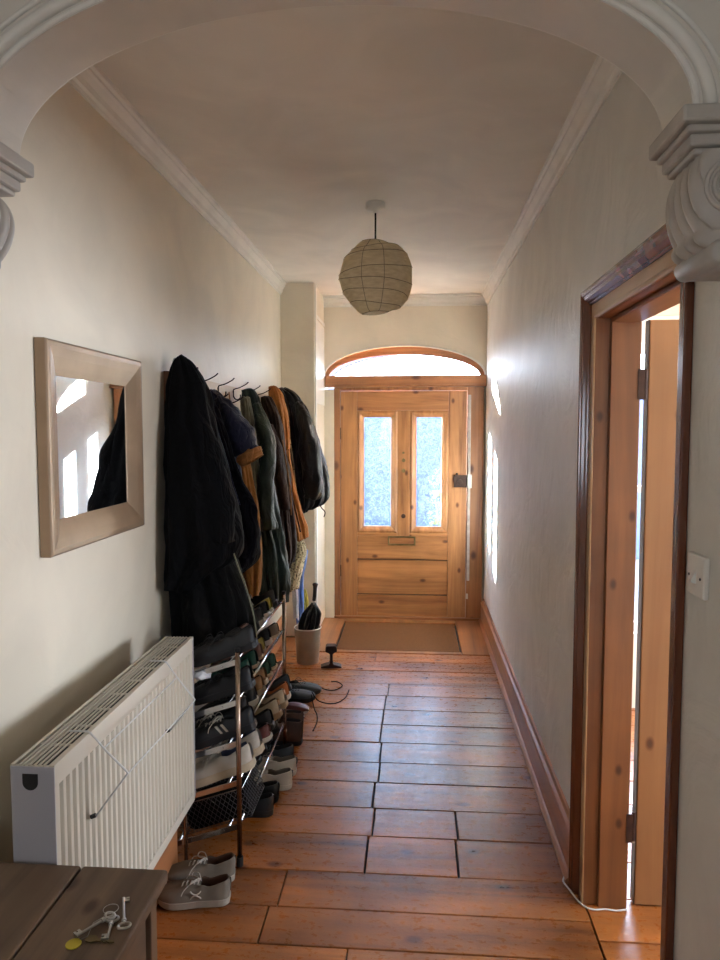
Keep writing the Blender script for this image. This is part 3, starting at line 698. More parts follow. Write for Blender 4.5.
bm=BM(); tube(bm,ringpts((-.700,1.556,ct+.009),.017,28),.0009,6,closed=True); kc(obj('split_ring',bm,'steel',smooth=True))
bm=BM(); lathe(bm,[(0,ct+.001),(.0165,ct+.001),(.017,ct+.002),(.0165,ct+.0035),(0,ct+.0035)],(-.737,1.447,0),26,cap=False); kc(obj('brass_tag',bm,'brasst')); 
bm=BM(); prism(bm,[(-.733+.013*math.cos(t),1.46+.010*math.sin(t)) for t in [PI*2*q/16 for q in range(16)]],'z',ct+.0038,ct+.006) if False else None
bm.free(); bm=BM()
a0=Vector((-.713,1.466)); d_=Vector((.073,-.008)).normalized(); nn=Vector((-d_.y,d_.x))
ol=[a0+d_*a+nn*b for a,b in((-.004,-.006),(0,-.010),(.012,-.011),(.019,-.006),(.022,-.004),(.030,-.0045),(.034,-.002),(.040,-.0045),(.046,-.002),(.052,-.0045),(.058,-.002),(.062,0),(.056,.004),(.022,.004),(.019,.007),(.012,.011),(0,.010),(-.004,.006))]
prism(bm,[(p.x,p.y) for p in ol],'z',ct+.001,ct+.0035); kc(obj('yale_style_key' if False else 'flat_key',bm,'brass'))
bm=BM(); tube(bm,[(-.700,1.540,ct+.007),(-.722,1.512,ct+.005),(-.716,1.47,ct+.004),(-.728,1.458,ct+.004)],.0007,5); kc(obj('link_wire',bm,'steel'))
# ================================================================== COAT RACK
cr=empty('coat_rack',(XL,4.1,1.70),label='pale wall board with a long row of steel double coat hooks',cat='coat rack')
def cc(o): o.parent=cr; o.matrix_parent_inverse=Matrix.Translation(-cr.location); return o
bm=BM(); box(bm,XL+.001,XL+.025,2.97,5.35,1.71,1.895); cc(obj('board',bm,'board',bevel=.002))
bm=BM(); box(bm,XL+.001,XL+.026,2.962,2.97,1.71,1.896); cc(obj('board_end',bm,'boardend'))
bx=XL+.025
def hook(y,z,up=True):
    bm=BM()
    tube(bm,spline([(bx+.003,y,z-.028),(bx+.003,y,z+.012),(bx+.012,y,z+.020),(bx+.040,y,z+.028),(bx+.075,y,z+.046),(bx+.088,y,z+.058)],4),[.0032]*20+[.0045],7)
    tube(bm,spline([(bx+.003,y,z-.020),(bx+.010,y,z-.034),(bx+.025,y,z-.040),(bx+.040,y,z-.030),(bx+.042,y,z-.012)],4),[.0032]*16+[.0045],7)
    tube(bm,[(bx,y,z+.004),(bx+.004,y,z+.004)],.009,10)
    return cc(obj('hook',bm,'hook',smooth=True))
for i in range(8): hook(3.08+.315*i,1.862)
for i in range(7): hook(3.27+.315*i,1.775)
# ================================================================== GARMENTS
def garment(name,rows,Yc,mat,parent=None,ays=(.08,.14),k=7,amp=.014,seed=0,rings_n=44,nseg=84,rough=.5,twist=.6,xmin=XL+.028,hem=.012,sway=0):
    """hanging cloth: rows of (photo row, left, right) measured at distance Yc give height, wall side and room side"""
    P=[]
    for py,xl,xr in rows:
        a=at(xl,py,Yc); b=at(xr,py,Yc); P.append((a.z,max(a.x,XL+.008),b.x))
    m=len(P); bm=BM(); R=[]; rnd=random.Random(seed); ph=[rnd.uniform(0,6.28) for _ in range(6)]
    zs=[p[0] for p in P]
    for i in range(rings_n+1):
        t=i/rings_n; f=t*(m-1); j=min(int(f),m-2); u=f-j
        def cr_(q):
            a,b,c,d=P[max(j-1,0)][q],P[j][q],P[j+1][q],P[min(j+2,m-1)][q]
            return .5*((2*b)+(c-a)*u+(2*a-5*b+4*c-d)*u*u+(3*b-a-3*c+d)*u**3)
        z=cr_(0); x0=cr_(1); x1=cr_(2)
        g=sm(t*1.6); ay=ays[0]+(ays[1]-ays[0])*g
        cx=(x0+x1)/2; ax=max(.012,(x1-x0)/2); row=[]
        for s in range(nseg):
            th=2*PI*s/nseg; c,si=math.cos(th),math.sin(th)
            px=abs(c)**.8*(1 if c>0 else -1); py_=abs(si)**.8*(1 if si>0 else -1)
            A=amp*(.25+.9*g)*min(1,ax/.06)
            fo=A*(math.sin(k*th+ph[0]+twist*t*2+1.3*noise.noise(Vector((th,t*2.5,seed))))*.7+.45*math.sin((k*1.9)*th+ph[1]-t*2.1)+.5*math.sin(2.6*th+ph[2]+t*7)*rough)
            fo=min(fo,0)*1.1+max(fo,0)*.55
            nz=noise.noise(Vector((px*3+seed,py_*3,z*7)))*amp*.9+noise.noise(Vector((px*6+seed,py_*7,z*22)))*amp*.5*rough
            x=cx+px*(ax+fo*.9+nz)-(amp*.25 if px>0 else 0); y=Yc+sway*t+py_*(ay+fo*1.3+nz)
            row.append(Vector((max(x,(XL+.004 if y<2.95 else xmin)),y,z+(hem*math.sin(3*th+ph[3]) if i==rings_n else 0)+(.006*math.sin(2*th+ph[4]) ))))
        R.append(row)
    # inward hem
    c=Vector((sum(p.x for p in R[-1])/nseg,sum(p.y for p in R[-1])/nseg,R[-1][0].z+.05))
    R.append([p.lerp(c,.15)+Vector((0,0,.03)) for p in R[-1]]); R.append([p.lerp(c,.9) for p in R[-1]])
    ct_=Vector((sum(p.x for p in R[0])/nseg,sum(p.y for p in R[0])/nseg,R[0][0].z+.006))
    R.insert(0,[p.lerp(ct_,.6)+Vector((0,0,.004)) for p in R[0]])
    rings(bm,R); return obj(name,bm,mat,parent,smooth=True)
def sleeve(name,pts,rad,mat,parent,wr=.006,seed=0,n=26,kk=9,flat=1.0,xmin=XL+.028):
    P=spline(pts,8); m=len(P); rr=[ipl([i/(len(rad)-1) for i in range(len(rad))],rad,i/(m-1)) for i in range(m)]
    bm=BM(); R=[]
    for i,p in enumerate(P):
        a=P[max(i-1,0)]; b=P[min(i+1,m-1)]; t=(b-a).normalized(); u=t.cross(Vector((0,1,0))); u=u.normalized() if u.length>.05 else Vector((1,0,0)); w_=t.cross(u)
        row=[]
        for s in range(n):
            th=2*PI*s/n; q=rr[i]*(.55+.45*min(1,i/m*3.5))+wr*.35*math.sin(kk*.55*2*PI*i/m+2.5*math.sin(th+seed)+2*noise.noise(Vector((i*.2,seed,0))))+wr*1.8*noise.noise(Vector((math.cos(th)*1.1,i*.16,math.sin(th)*1.1+seed)))
            v=p+u*math.cos(th)*q+w_*math.sin(th)*q*flat; row.append(Vector((max(v.x,xmin),v.y,v.z)))
        R.append(row)
    c=sum(R[-1],Vector())/n; R.append([v.lerp(c,.2)-( P[-1]-P[-2]).normalized()*.02 for v in R[-1]]); R.append([v.lerp(c,.8)-(P[-1]-P[-2]).normalized()*.03 for v in R[-1]])
    rings(bm,R); return obj(name,bm,mat,parent,smooth=True)
def gt(root,*os_):
    for o in os_: o.parent=root; o.matrix_parent_inverse=Matrix.Translation(-root.location)
    return root
def A(px,py,Y): return tuple(at(px,py,Y))
def edge(name,pix,Y,r,mat,dx=.0):
    bm=BM(); tube(bm,spline([Vector(A(px,py,yy if yy else Y))+Vector((dx,0,0)) for px,py,yy in [(q+(None,))[:3] for q in pix]],5),r,6); return obj(name,bm,mat,smooth=True)
# 1 long black overcoat nearest the viewer
g=empty('overcoat',(XL,3.05,1.05),label='black overcoat nearest the mirror, hung high over the first hook',cat='coat',group='coats on the hooks')
gt(g,garment('coat_body',[(357,180,184),(362,174,192),(385,168,206),(412,166,213),(442,165,220),(480,164,229),(512,164,238),(540,164,243),(556,164,240),(568,165,226),(584,166,205)],2.97,'f_black',None,(.04,.16),6,.013,1),
 sleeve('sleeve',[A(202,415,2.93),A(210,460,2.90),A(218,505,2.89),A(221,542,2.89)],[.04,.058,.066,.062],'f_black',None,.008,3),
 edge('hanging_loop',[(174,374),(173,362),(175,358),(178,360)],3.05,.0025,'steel'))
# 2 navy padded coat behind it
g=empty('padded_coat',(XL,3.35,1.1),label='blue-black padded coat bulging out just behind the black overcoat',cat='coat',group='coats on the hooks')
gt(g,garment('coat_body',[(392,190,206),(410,192,218),(440,192,229),(475,192,240),(510,195,250),(540,196,258),(556,198,258),(568,200,248),(582,202,232)],3.3,'f_navyblk',None,(.04,.11),7,.014,2),
 sleeve('sleeve',[A(232,470,3.24),A(241,505,3.22),A(246,535,3.22),A(244,556,3.22)],[.04,.062,.068,.05],'f_navyblk',None,.007,1),
 edge('zip',[(215,425,3.13),(224,450,3.13),(232,480,3.13),(240,505,3.13)],3.1,.003,'f_navy'))
# 3 long waxed coat hanging lowest
g=empty('waxed_coat',(XL,2.95,.82),label='long charcoal waxed coat hanging lowest, ending behind the radiator',cat='coat',group='coats on the hooks')
gt(g,garment('coat_body',[(535,182,218),(548,172,230),(575,168,241),(600,167,249),(622,168,254),(632,169,256),(640,170,256)],3.0,'f_dark',None,(.12,.17),8,.016,4),
 edge('zip',[(229,548,2.90),(236,568,2.88),(244,590,2.86),(250,612,2.86),(253,630,2.86),(254,644,2.86)],2.8,.0035,'f_sage',.012),
  edge('hanging_loop',[(200,545),(192,480),(186,395),(183,380)],3.08,.004,'f_dark'))
# 4 navy jacket with tan cuff
g=empty('navy_jacket',(XL,3.55,1.3),label='navy quilted jacket with a tan lined cuff turned out',cat='jacket',group='coats on the hooks')
gt(g,garment('jacket_body',[(391,209,216),(398,209,224),(420,208,233),(450,208,238),(490,210,240),(530,212,243),(550,213,242),(566,216,238)],3.56,'f_navy',None,(.03,.09),6,.012,6),
 sleeve('sleeve',[A(218,398,3.50),A(229,416,3.47),A(239,436,3.46),A(247,452,3.46)],[.03,.058,.075,.066],'f_navy',None,.010,2,26,11),
 sleeve('cuff_lining',[A(246,449,3.46),A(250,456,3.46),A(253,461,3.46)],[.066,.068,.058],'f_tan',None,.006,4))
# 5 tan garment
g=empty('tan_jacket',(XL,3.78,.85),label='narrow tan jacket showing between the navy and green ones',cat='jacket',group='coats on the hooks')
gt(g,garment('jacket_body',[(410,226,236),(440,230,244),(470,234,252),(500,236,257),(530,236,261),(560,237,262),(582,240,261),(596,243,259)],3.76,'f_tan',None,(.03,.07),6,.011,9),
 edge('hanging_loop',[(232,412),(230,400),(229,392)],3.72,.003,'f_tan'))
# 6 green raincoat
g=empty('green_raincoat',(XL,4.1,.7),label='long bottle green raincoat hanging in the middle of the row',cat='raincoat',group='coats on the hooks')
gt(g,garment('coat_body',[(390,243,254),(400,243,260),(430,246,267),(458,250,271),(490,252,275),(520,253,281),(550,254,287),(575,257,289),(592,261,288),(602,264,286)],4.08,'f_green',None,(.04,.13),7,.018,11,rough=.9),
 sleeve('sleeve',[A(257,404,4.0),A(264,430,3.95),A(267,458,3.93),A(266,500,3.93),A(270,530,3.93)],[.035,.046,.048,.044,.040],'f_green',None,.008,5),
 garment('inner_lining',[(398,241,250),(430,242,256),(460,244,259),(490,246,262),(520,248,262),(545,250,260)],3.98,'f_sage',None,(.03,.05),5,.008,12))
# 7 dark brown coat
g=empty('brown_coat',(XL,4.55,.85),label='dark brown coat squeezed between the green raincoat and rust jacket',cat='coat',group='coats on the hooks')
gt(g,garment('coat_body',[(398,262,272),(415,263,280),(440,266,284),(470,268,289),(500,272,292),(530,275,295),(552,279,296),(566,283,292)],4.5,'f_brown',None,(.04,.12),8,.016,14),
 sleeve('sleeve',[A(270,425,4.42),A(275,450,4.38),A(280,480,4.38),A(285,510,4.38)],[.035,.045,.042,.038],'f_brown',None,.007,5),
 edge('drawcord',[(279,440,4.34),(283,465,4.32),(287,490,4.32),(288,515,4.32)],4.3,.004,'f_tan',.02))
# 8 rust jacket
g=empty('rust_jacket',(XL,4.85,.9),label='rust orange hooded jacket with a flared hem beside the black puffer',cat='jacket',group='coats on the hooks')
gt(g,garment('jacket_body',[(400,272,284),(430,275,289),(460,276,291),(490,280,296),(512,284,302),(528,285,306),(538,286,307)],4.85,'f_rust',None,(.04,.10),7,.016,17),
 garment('hood',[(387,269,277),(393,269,282),(406,271,286),(424,273,289),(442,277,290),(450,280,289)],4.78,'f_rust',None,(.03,.08),5,.010,18),
 edge('zip',[(285,470,4.74),(289,490,4.74),(294,510,4.74),(299,532,4.74)],4.7,.005,'f_brown',.01))
# 9 black puffer
g=empty('puffer_jacket',(XL,5.22,1.1),label='short black nylon jacket at the door end of the row',cat='jacket',group='coats on the hooks')
gt(g,garment('jacket_body',[(389,280,288),(395,281,297),(410,283,307),(430,285,315),(455,287,322),(478,288,328),(494,290,329),(503,293,325),(508,298,316)],5.22,'f_puff',None,(.04,.17),9,.018,21,rough=.9),
 sleeve('sleeve',[A(298,402,5.06),A(306,428,5.02),A(310,455,5.02),A(314,482,5.03),A(312,498,5.05)],[.045,.065,.072,.068,.05],'f_puff',None,.014,3,26,6),
 edge('toggle_cord',[(318,500),(321,507),(325,512),(324,517)],5.1,.004,'f_black'))
# bags
g=empty('floral_bag',(XL+.2,5.0,.55),label='beige floral cloth bag hanging under the rust jacket',cat='bag')
gt(g,garment('bag_body',[(540,294,303),(552,290,307),(562,290,304),(575,289,301),(588,288,298)],5.0,'f_floral',None,(.05,.09),5,.012,31),
 edge('strap',[(299,542),(297,500),(290,440),(280,398)],5.0,.005,'f_floral'))
g=empty('blue_bag',(XL+.2,5.15,.35),label='blue and white fabric bag hanging above the umbrella bin',cat='bag')
gt(g,garment('bag_body',[(550,298,308),(560,297,307),(575,295,304),(600,295,304),(622,297,304)],5.16,'f_blue',None,(.04,.06),4,.009,33),
 garment('white_side',[(572,292,297),(590,292,298),(618,294,299)],5.08,'f_white',None,(.02,.03),4,.004,34),
 edge('strap',[(302,552),(300,500),(292,430),(283,395)],5.2,.005,'f_blue'))
g=garment('scarf',[(590,302,306),(596,301,308),(606,302,309),(613,303,307)],5.3,'f_yellow',None,(.02,.04),4,.006,35)
tag(g,'scrap of yellow cloth showing behind the blue bag','scarf')
bm=BM(); tube(bm,[A(304,593,5.3),A(301,540,5.3),A(292,450,5.3),A(284,398,5.3)],.004,6); obj('strap',bm,'f_yellow',g)
# ================================================================== SHOE RACK
rk=empty('shoe_rack',(-.8,3.05,0),label='five tier chrome tube shoe rack standing under the coats',cat='shoe rack')
def rc_(o): o.parent=rk; o.matrix_parent_inverse=Matrix.Translation(-rk.location); return o
RY0_,RY1_=2.59,3.54; FX,BX=-.655,-.90
TZ=[.79,.635,.478,.325,.155]; SL=.33
for x,n_ in((FX,'front'),(BX-.03,'rear')):
    for y in(RY0_,RY1_):
        top=.83 if x==FX else .76
        bm=BM(); tube(bm,[(x,y,.02),(x,y,top)],.0095,12); rc_(obj('pole',bm,'pole',smooth=True))
        bm=BM(); tube(bm,[(x,y,0),(x,y,.035)],.013,12); rc_(obj('rubber_foot',bm,'rubber'))
        bm=BM(); tube(bm,[(x,y,top-.002),(x,y,top+.012)],.0105,12); rc_(obj('pole_cap',bm,'black'))
for z in TZ:
    zb=z-SL*(FX-BX)
    for y in(RY0_,RY1_):
        bm=BM(); dx=FX-BX+.03
        pts=[(FX,z-.011),(FX,z+.011),(BX-.03,zb-SL*.03+.011),(BX-.03,zb-SL*.03-.011)]
        s_=1 if y==RY0_ else -1
        prism(bm,pts,'y',y-.003,y+.003); tube(bm,[(FX-.06,y-.005,z-.06*SL),(FX-.06,y+.005,z-.06*SL)],.004,8); rc_(obj('shelf_end',bm,'chrome',bevel=.001))
    for x,zz in((FX,z+.012),(FX-.05,z-.05*SL-.006),(BX,zb-.006)):
        bm=BM(); tube(bm,[(x,RY0_,zz),(x,RY1_,zz)],.0062,10); rc_(obj('rail',bm,'chrome',smooth=True))
# ================================================================== SHOES
def shoe_bms(L=.28,W=.098,kind='low',hs=.026,collar=.085,laces=True):
    n=34; h=BM(); li=BM(); so=BM(); la=BM()
    wt=[(0,.30),(.02,.50),(.06,.66),(.14,.74),(.3,.74),(.45,.78),(.6,.92),(.7,.97),(.8,.95),(.9,.80),(.96,.58),(1,.30)]
    hc=collar
    ht=[(0,hc-.004),(.04,hc),(.12,hc-.006),(.28,hc-.020),(.36,hc-.010 if kind!='slip' else hc-.022),(.46,hc-.020),(.6,hc*.5+.024),(.75,hs+.036),(.88,hs+.028),(.95,hs+.020),(1,hs+.006)]
    oe=.40
    if kind=='boot': ht=[(0,hc),(.3,hc+.004),(.40,hc-.004),(.46,hc*.62),(.56,hc*.42+.02),(.75,hs+.040),(.9,hs+.030),(1,hs+.006)]; oe=.36
    wf=lambda t: ipl([a for a,b in wt],[b for a,b in wt],t)*W/2
    hf=lambda t: ipl([a for a,b in ht],[b for a,b in ht],t)
    def xof(t): return t*L
    ms=8; mi=7
    H=[];I=[]
    for i in range(n+1):
        t=i/n; t=.5-.5*math.cos(PI*t) if True else t
        w_=wf(t); z1=hf(t); x=xof(t)
        closed=1-sm((t-.015)/.04)*(1-sm((t-oe)/.06))
        lean=(-.010*math.sin(PI*min(1,max(0,(z1-.03)/.1)))) if t<.1 else 0
        side=[];inn=[]
        top_w=w_*(.60 if kind=='boot' else .68)
        for s in range(ms+1):
            u=s/ms
            yo=w_*(1-.05*u)-(w_-top_w-.05*w_)*u**2.2; zo=hs+(z1-hs)*u
            a=u*PI/2; yc=w_*math.cos(a*.86)**.7 ; zc=hs+(z1-hs)*math.sin(a)**.8*.95
            side.append((x+ (0.006*math.sin(PI*u) if t>.1 else -.004*math.sin(PI*u)),yo*(1-closed)+yc*closed,zo*(1-closed)+zc*closed))
        e=side[-1]
        for s in range(1,mi+1):
            u=s/mi
            if u<.6: yy=e[1]-.004-.004*u; zz=e[2]-(e[2]-hs-.006)*(u/.6)
            else: yy=(e[1]-.006)*(1-(u-.6)/.4); zz=hs+.006
            yc=e[1]*(1-u); zc=e[2]+(z1-e[2])*math.sin(u*PI/2)
            inn.append((x,yy*(1-closed)+yc*closed,zz*(1-closed)+zc*closed))
        H.append(side); I.append((e,inn))
    for sgn in(1,-1):
        V=[[h.verts.new((p[0],p[1]*sgn,p[2])) for p in r] for r in H]
        for i in range(n):
            for j in range(ms): h.faces.new((V[i][j],V[i+1][j],V[i+1][j+1],V[i][j+1]))
        V2=[[V[i][ms]]+[h.verts.new((p[0],p[1]*sgn,p[2])) for p in I[i][1]] for i in range(n+1)]
        for i in range(n):
            for j in range(mi):
                f=h.faces.new((V2[i][j],V2[i+1][j],V2[i+1][j+1],V2[i][j+1]))
                t=.5-.5*math.cos(PI*(i+.5)/n)
                f.material_index=1 if (.03<t<oe+.02) else 0
    bmesh.ops.remove_doubles(h,verts=h.verts[:],dist=.0004)
    # sole
    pts=[]
    for i in range(29):
        t=.5-.5*math.cos(PI*i/28); pts.append((xof(t)*1.006-.001,wf(t)+.0015))
    outl=pts+[(x,-y) for x,y in reversed(pts)]
    def spring(x): return .010*max(0,(x/L-.78)/.22)**2+ (.004 if kind=='heel' else 0)
    R=[[(x*k+(1-k)*L*.5,y*k,z+spring(x)) for x,y in outl] for k,z in((.96,0),(.995,.004),(1.0,hs-.003),(.985,hs))]
    rings(so,R)
    if laces:
        for q in range(5):
            t=.42+.055*q; z=hf(t)*.985+.002; w2=wf(t)*.30; x=xof(t)
            tube(la,[(x-.004,-w2,z-.006),(x,-w2*.4,z+.002),(x+.002,w2*.4,z+.002),(x+.005,w2,z-.006)],.0022,6)
        t=.40; x=xof(t); z=hf(t)+.004
        for s in(1,-1):
            tube(la,spline([(x,0,z),(x+.01,s*.018,z+.012),(x+.03,s*.036,z+.006),(x+.035,s*.024,z-.004),(x+.008,s*.004,z)],5),.0016,5)
            tube(la,spline([(x,0,z),(x+.02,s*.010,z+.004),(x+.05,s*.040,z-.012),(x+.06,s*.05,z-.028)],5),.0014,5)
    return h,li,so,la
SH={}
def shoe_proto(key,kind,upper,sole,lining,lace,L=.28,W=.098,hs=.026,collar=.085,tab=None,laces=True,stripe=None):
    h,li,so,la=shoe_bms(L,W,kind,hs,collar,laces); li.free()
    ms_=[]
    e=empty('shoe')
    o=obj('upper',h,upper,e,smooth=True); o.data.materials.append(M[lining]); m=o.modifiers.new('s','SUBSURF'); m.levels=0; m.render_levels=1; ms_.append(o)
    o=obj('sole',so,sole,e,smooth=False,bevel=.002); ms_.append(o)
    if laces: ms_.append(obj('laces',la,lace,e,smooth=True))
    else: la.free()
    if tab:
        bm=BM(); box(bm,-.006,.004,-.011,.011,collar-.034,collar-.010); ms_.append(obj('heel_tab',bm,tab,e,bevel=.002))
    if stripe:
        for s in(1,-1):
            bm=BM(); y=W/2*.80
            for q in range(2):
                x=.10+.022*q; prism(bm,[(x,.030),(x+.008,.030),(x+.022,.062),(x+.014,.062)],'y',*sorted((s*(y-.006),s*(y+.0015))))
            ms_.append(obj('side_stripe',bm,stripe,e))
    SH[key]=e; e['_n']=0
    return e
def leather(n,c,r=.5): M['sh_'+n]=plain('shoe_'+n,c,r,0,.4,18,.12,.15); return 'sh_'+n
lw=leather('white',srgb(190,180,166),.6); lgy=leather('grey',srgb(112,100,86),.8); lbk=leather('black',srgb(24,23,24),.5); lbr=leather('brown',srgb(74,50,38),.45)
lbu=leather('burgundy',srgb(96,50,46),.45); lgn=leather('green',srgb(22,72,58),.4); ltn=leather('tan',srgb(158,120,82),.6); lcr=leather('cream',srgb(188,170,144),.7)
lye=leather('mustard',srgb(150,130,50),.6); lor=leather('orange',srgb(190,110,60),.6); lsl=leather('slate',srgb(62,68,72),.7); lgum=leather('gum',srgb(150,124,92),.6); lpk=leather('dusty',srgb(126,98,88),.6); lnv=leather('blueish',srgb(70,78,104),.7)
shoe_proto('whitetrainer','low',lw,lcr,lnv,lw,.30,.108,.032,.098)
shoe_proto('whitelow','low',lw,lw,lgy,lw,.28,.10,.026,.088,tab=lbk)
lsole=leather('dirty_sole',srgb(150,136,120),.7)
shoe_proto('greyrun','low',lgy,lsole,lbr,lw,.25,.10,.026,.090)
shoe_proto('black','low',lbk,lbk,lbk,lbk,.28,.10,.026,.088)
shoe_proto('blackwhite','low',lbk,lbk,lbk,lw,.28,.10,.028,.088,stripe=lw)
shoe_proto('blackwsole','low',lbk,lw,lgy,lbk,.28,.10,.024,.08)
shoe_proto('brownboot','boot',lbr,lbk,lbk,lbr,.27,.095,.024,.13,laces=False)
shoe_proto('blackboot','boot',lbk,lbk,lbk,lbk,.28,.098,.026,.135)
shoe_proto('green','slip',lgn,lcr,lbk,lbk,.26,.088,.016,.078,laces=False)
shoe_proto('burgundy','slip',lbu,lw,lbk,lbk,.27,.095,.020,.070,laces=False)
shoe_proto('tan','low',ltn,lcr,lbr,lcr,.27,.095,.024,.082)
shoe_proto('cream','low',lcr,lgum,lgy,lw,.27,.098,.028,.088,tab=ltn)
shoe_proto('mustard','slip',lye,lcr,lbk,lbk,.26,.09,.016,.072,laces=False)
shoe_proto('slate','low',lsl,lbk,lbk,lbk,.28,.10,.026,.085)
shoe_proto('dusty','slip',lpk,lcr,lbr,lbk,.26,.09,.016,.072,laces=False)
shoe_proto('greyslip','slip',lgy,lcr,lbk,lbk,.25,.09,.016,.070,laces=False)
shoe_proto('orange','low',lor,lw,lbr,lw,.27,.095,.024,.084)
def put(key,mat4,label,group,cat='shoe',name='shoe'):
    src=SH[key]
    r=src.copy(); r.name=name; COL.objects.link(r); del r['_n']
    for c_ in src.children:
        c=c_.copy(); COL.objects.link(c); c.parent=r
    r.matrix_world=mat4; tag(r,label,cat,group); return r
def tilt(x,y,z,yaw=0,slope=SL,roll=0):
    a=math.atan(slope); c,s=math.cos(a),math.sin(a)
    m=Matrix(((-c,0,-s,0),(0,-1,0,0),(-s,0,c,0),(0,0,0,1)))
    return Matrix.Translation((x,y,z))@Matrix.Rotation(yaw,4,'Z')@m
def flat(x,y,yaw,z=.001): return Matrix.Translation((x,y,z))@Matrix.Rotation(yaw,4,'Z')
N1=['nearest','second','third','fourth','fifth','sixth','seventh','farthest']
tiers={0:[('black',3),('blackwsole',5),('mustard',1),('green',0)],}
rowsx=[ # tier: list of 8 (style, description)
 [('black','black laced shoe')]*2+[('dusty','dusty brown slip-on shoe')]*2+[('blackwsole','black shoe with pale sole')]*2+[('mustard','mustard slip-on shoe'),('blackwhite','black trainer with white marks')],
 [('black','black trainer')]*2+[('green','dark green slip-on shoe')]*2+[('dusty','dull brown slip-on shoe'),('mustard','mustard slip-on shoe')]+[('blackwsole','black shoe with pale sole'),('greyslip','pale grey slip-on shoe')],
 [('blackwhite','black trainer with white stripes')]*2+[('blackwsole','black shoe with pale sole')]*2+[('tan','tan laced shoe')]*2+[('green','green slip-on shoe')]*2,
 [('whitetrainer','large white trainer')]*2+[('brownboot','dark brown boot')]*1+[('blackboot','black boot')]*1+[('cream','cream trainer')]*2+[('orange','orange trainer'),('slate','slate trainer')],
 [None,None,None]+[('black','black shoe')]*2+[('brownboot','brown ankle boot')]*2+[('black','black shoe')],
]
tn=['top','second','third','fourth','bottom']
rnd=random.Random(5)
for ti,row in enumerate(rowsx):
    for k,it in enumerate(row):
        if it is None: continue
        key,desc=it
        if 'boot' in key and ti<4: key='black' if 'black' in key else 'burgundy'; desc=desc.replace('boot','leather shoe') if 'boot' in desc else desc
        if ti==4 and 'boot' in key: key='slate'; desc='slate grey trainer'
        y=2.655+.1165*k; x=-.592+rnd.uniform(-.012,.01)
        if ti<3 and k>=1: x-=.078
        z=TZ[ti]+.004+SL*(x-FX)
        if x>-.64: z+=.018
        if ti==4: x-=.08; z=TZ[ti]+.004+SL*(x-FX)
        put(key,tilt(x,y,z,rnd.uniform(-.12,.12)),'%s on the %s tier of the rack, %s from the viewer'%(desc,tn[ti],N1[k]),'shoes on the %s tier of the rack'%tn[ti])
# wire basket on the bottom tier
bm=BM()
bx0,bx1,by0,by1,bh=-.90,-.615,2.63,2.865,.115
ca,sa=math.cos(math.atan(SL)),math.sin(math.atan(SL))
def tb(x,y,z): # basket local to tilted shelf
    return Vector((FX+(x-FX)*ca-z*sa*1.0,y,TZ[4]+.006+(x-FX)*sa+z*ca))
nx,ny,nz=13,11,6
def wl(a,b): tube(bm,[tb(*a),tb(*b)],.0011,4)
for i in range(nx+1):
    x=bx0+(bx1-bx0)*i/nx; wl((x,by0,0),(x,by1,0)); 
for i in range(ny+1):
    y=by0+(by1-by0)*i/ny; wl((bx0,y,0),(bx1,y,0))
def diag(P,Q,H_,n_):
    for i in range(-4,n_+1):
        for s in(1,-1):
            a=i/n_; b=(i+4)/n_
            a0,b0=(a,b) if s>0 else (b,a)
            # clip to 0..1
            t0,t1=0.0,1.0
            d=b0-a0
            for lim in(0,1):
                if d!=0:
                    tt=(lim-a0)/d
                    if 0<tt<1:
                        mid=a0+d*(tt/2)
                        if (0<=mid<=1): t1=min(t1,tt)
                        else: t0=max(t0,tt)
            u0=a0+d*t0; u1=a0+d*t1
            if t1-t0<.02 or not(-.001<=u0<=1.001 and -.001<=u1<=1.001): continue
            p=[P[q]+(Q[q]-P[q])*u0 for q in(0,1)]; r=[P[q]+(Q[q]-P[q])*u1 for q in(0,1)]
            wl((p[0],p[1],H_*t0),(r[0],r[1],H_*t1))
for P_,Q_,n_ in(((bx0,by0),(bx1,by0),14),((bx0,by1),(bx1,by1),14),((bx0,by0),(bx0,by1),12),((bx1,by0),(bx1,by1),12)): diag(P_,Q_,bh,n_)
bk=empty('wire_basket',(-.76,2.75,.16),label='black wire mesh basket on the bottom tier of the shoe rack',cat='basket')
M['bwire']=plain('dark_wire',srgb(96,96,100),.3,.8)
def bc(o): o.parent=bk; o.matrix_parent_inverse=Matrix.Translation(-bk.location); return o
bc(obj('mesh_side',bm,'bwire'))
bm=BM(); tube(bm,[tb(bx0,by0,bh),tb(bx1,by0,bh),tb(bx1,by1,bh),tb(bx0,by1,bh)],.0026,8,closed=True); bc(obj('rim',bm,'chrome'))
# dark cloth in the basket
bm=BM(); R=[]
for k in range(9):
    t=k/8; row=[]
    for s in range(32):
        th=2*PI*s/32; q=(1 if t<.6 else math.cos((t-.6)/.4*PI/2)**.6)
        rx=(bx1-bx0)/2*.94*q; ry=(by1-by0)/2*.92*q; nz_=1+.05*noise.noise(Vector((math.cos(th)*2,math.sin(th)*2,t*3)))
        px=abs(math.cos(th))**.5*(1 if math.cos(th)>0 else -1); py=abs(math.sin(th))**.5*(1 if math.sin(th)>0 else -1)
        row.append(tb((bx0+bx1)/2+rx*px*nz_,(by0+by1)/2+ry*py*nz_,.004+.095*t))
    R.append(row)
rings(bm,R); o=obj('folded_scarf',bm,'f_black',smooth=True); tag(o,'black folded cloth filling the wire basket','cloth')
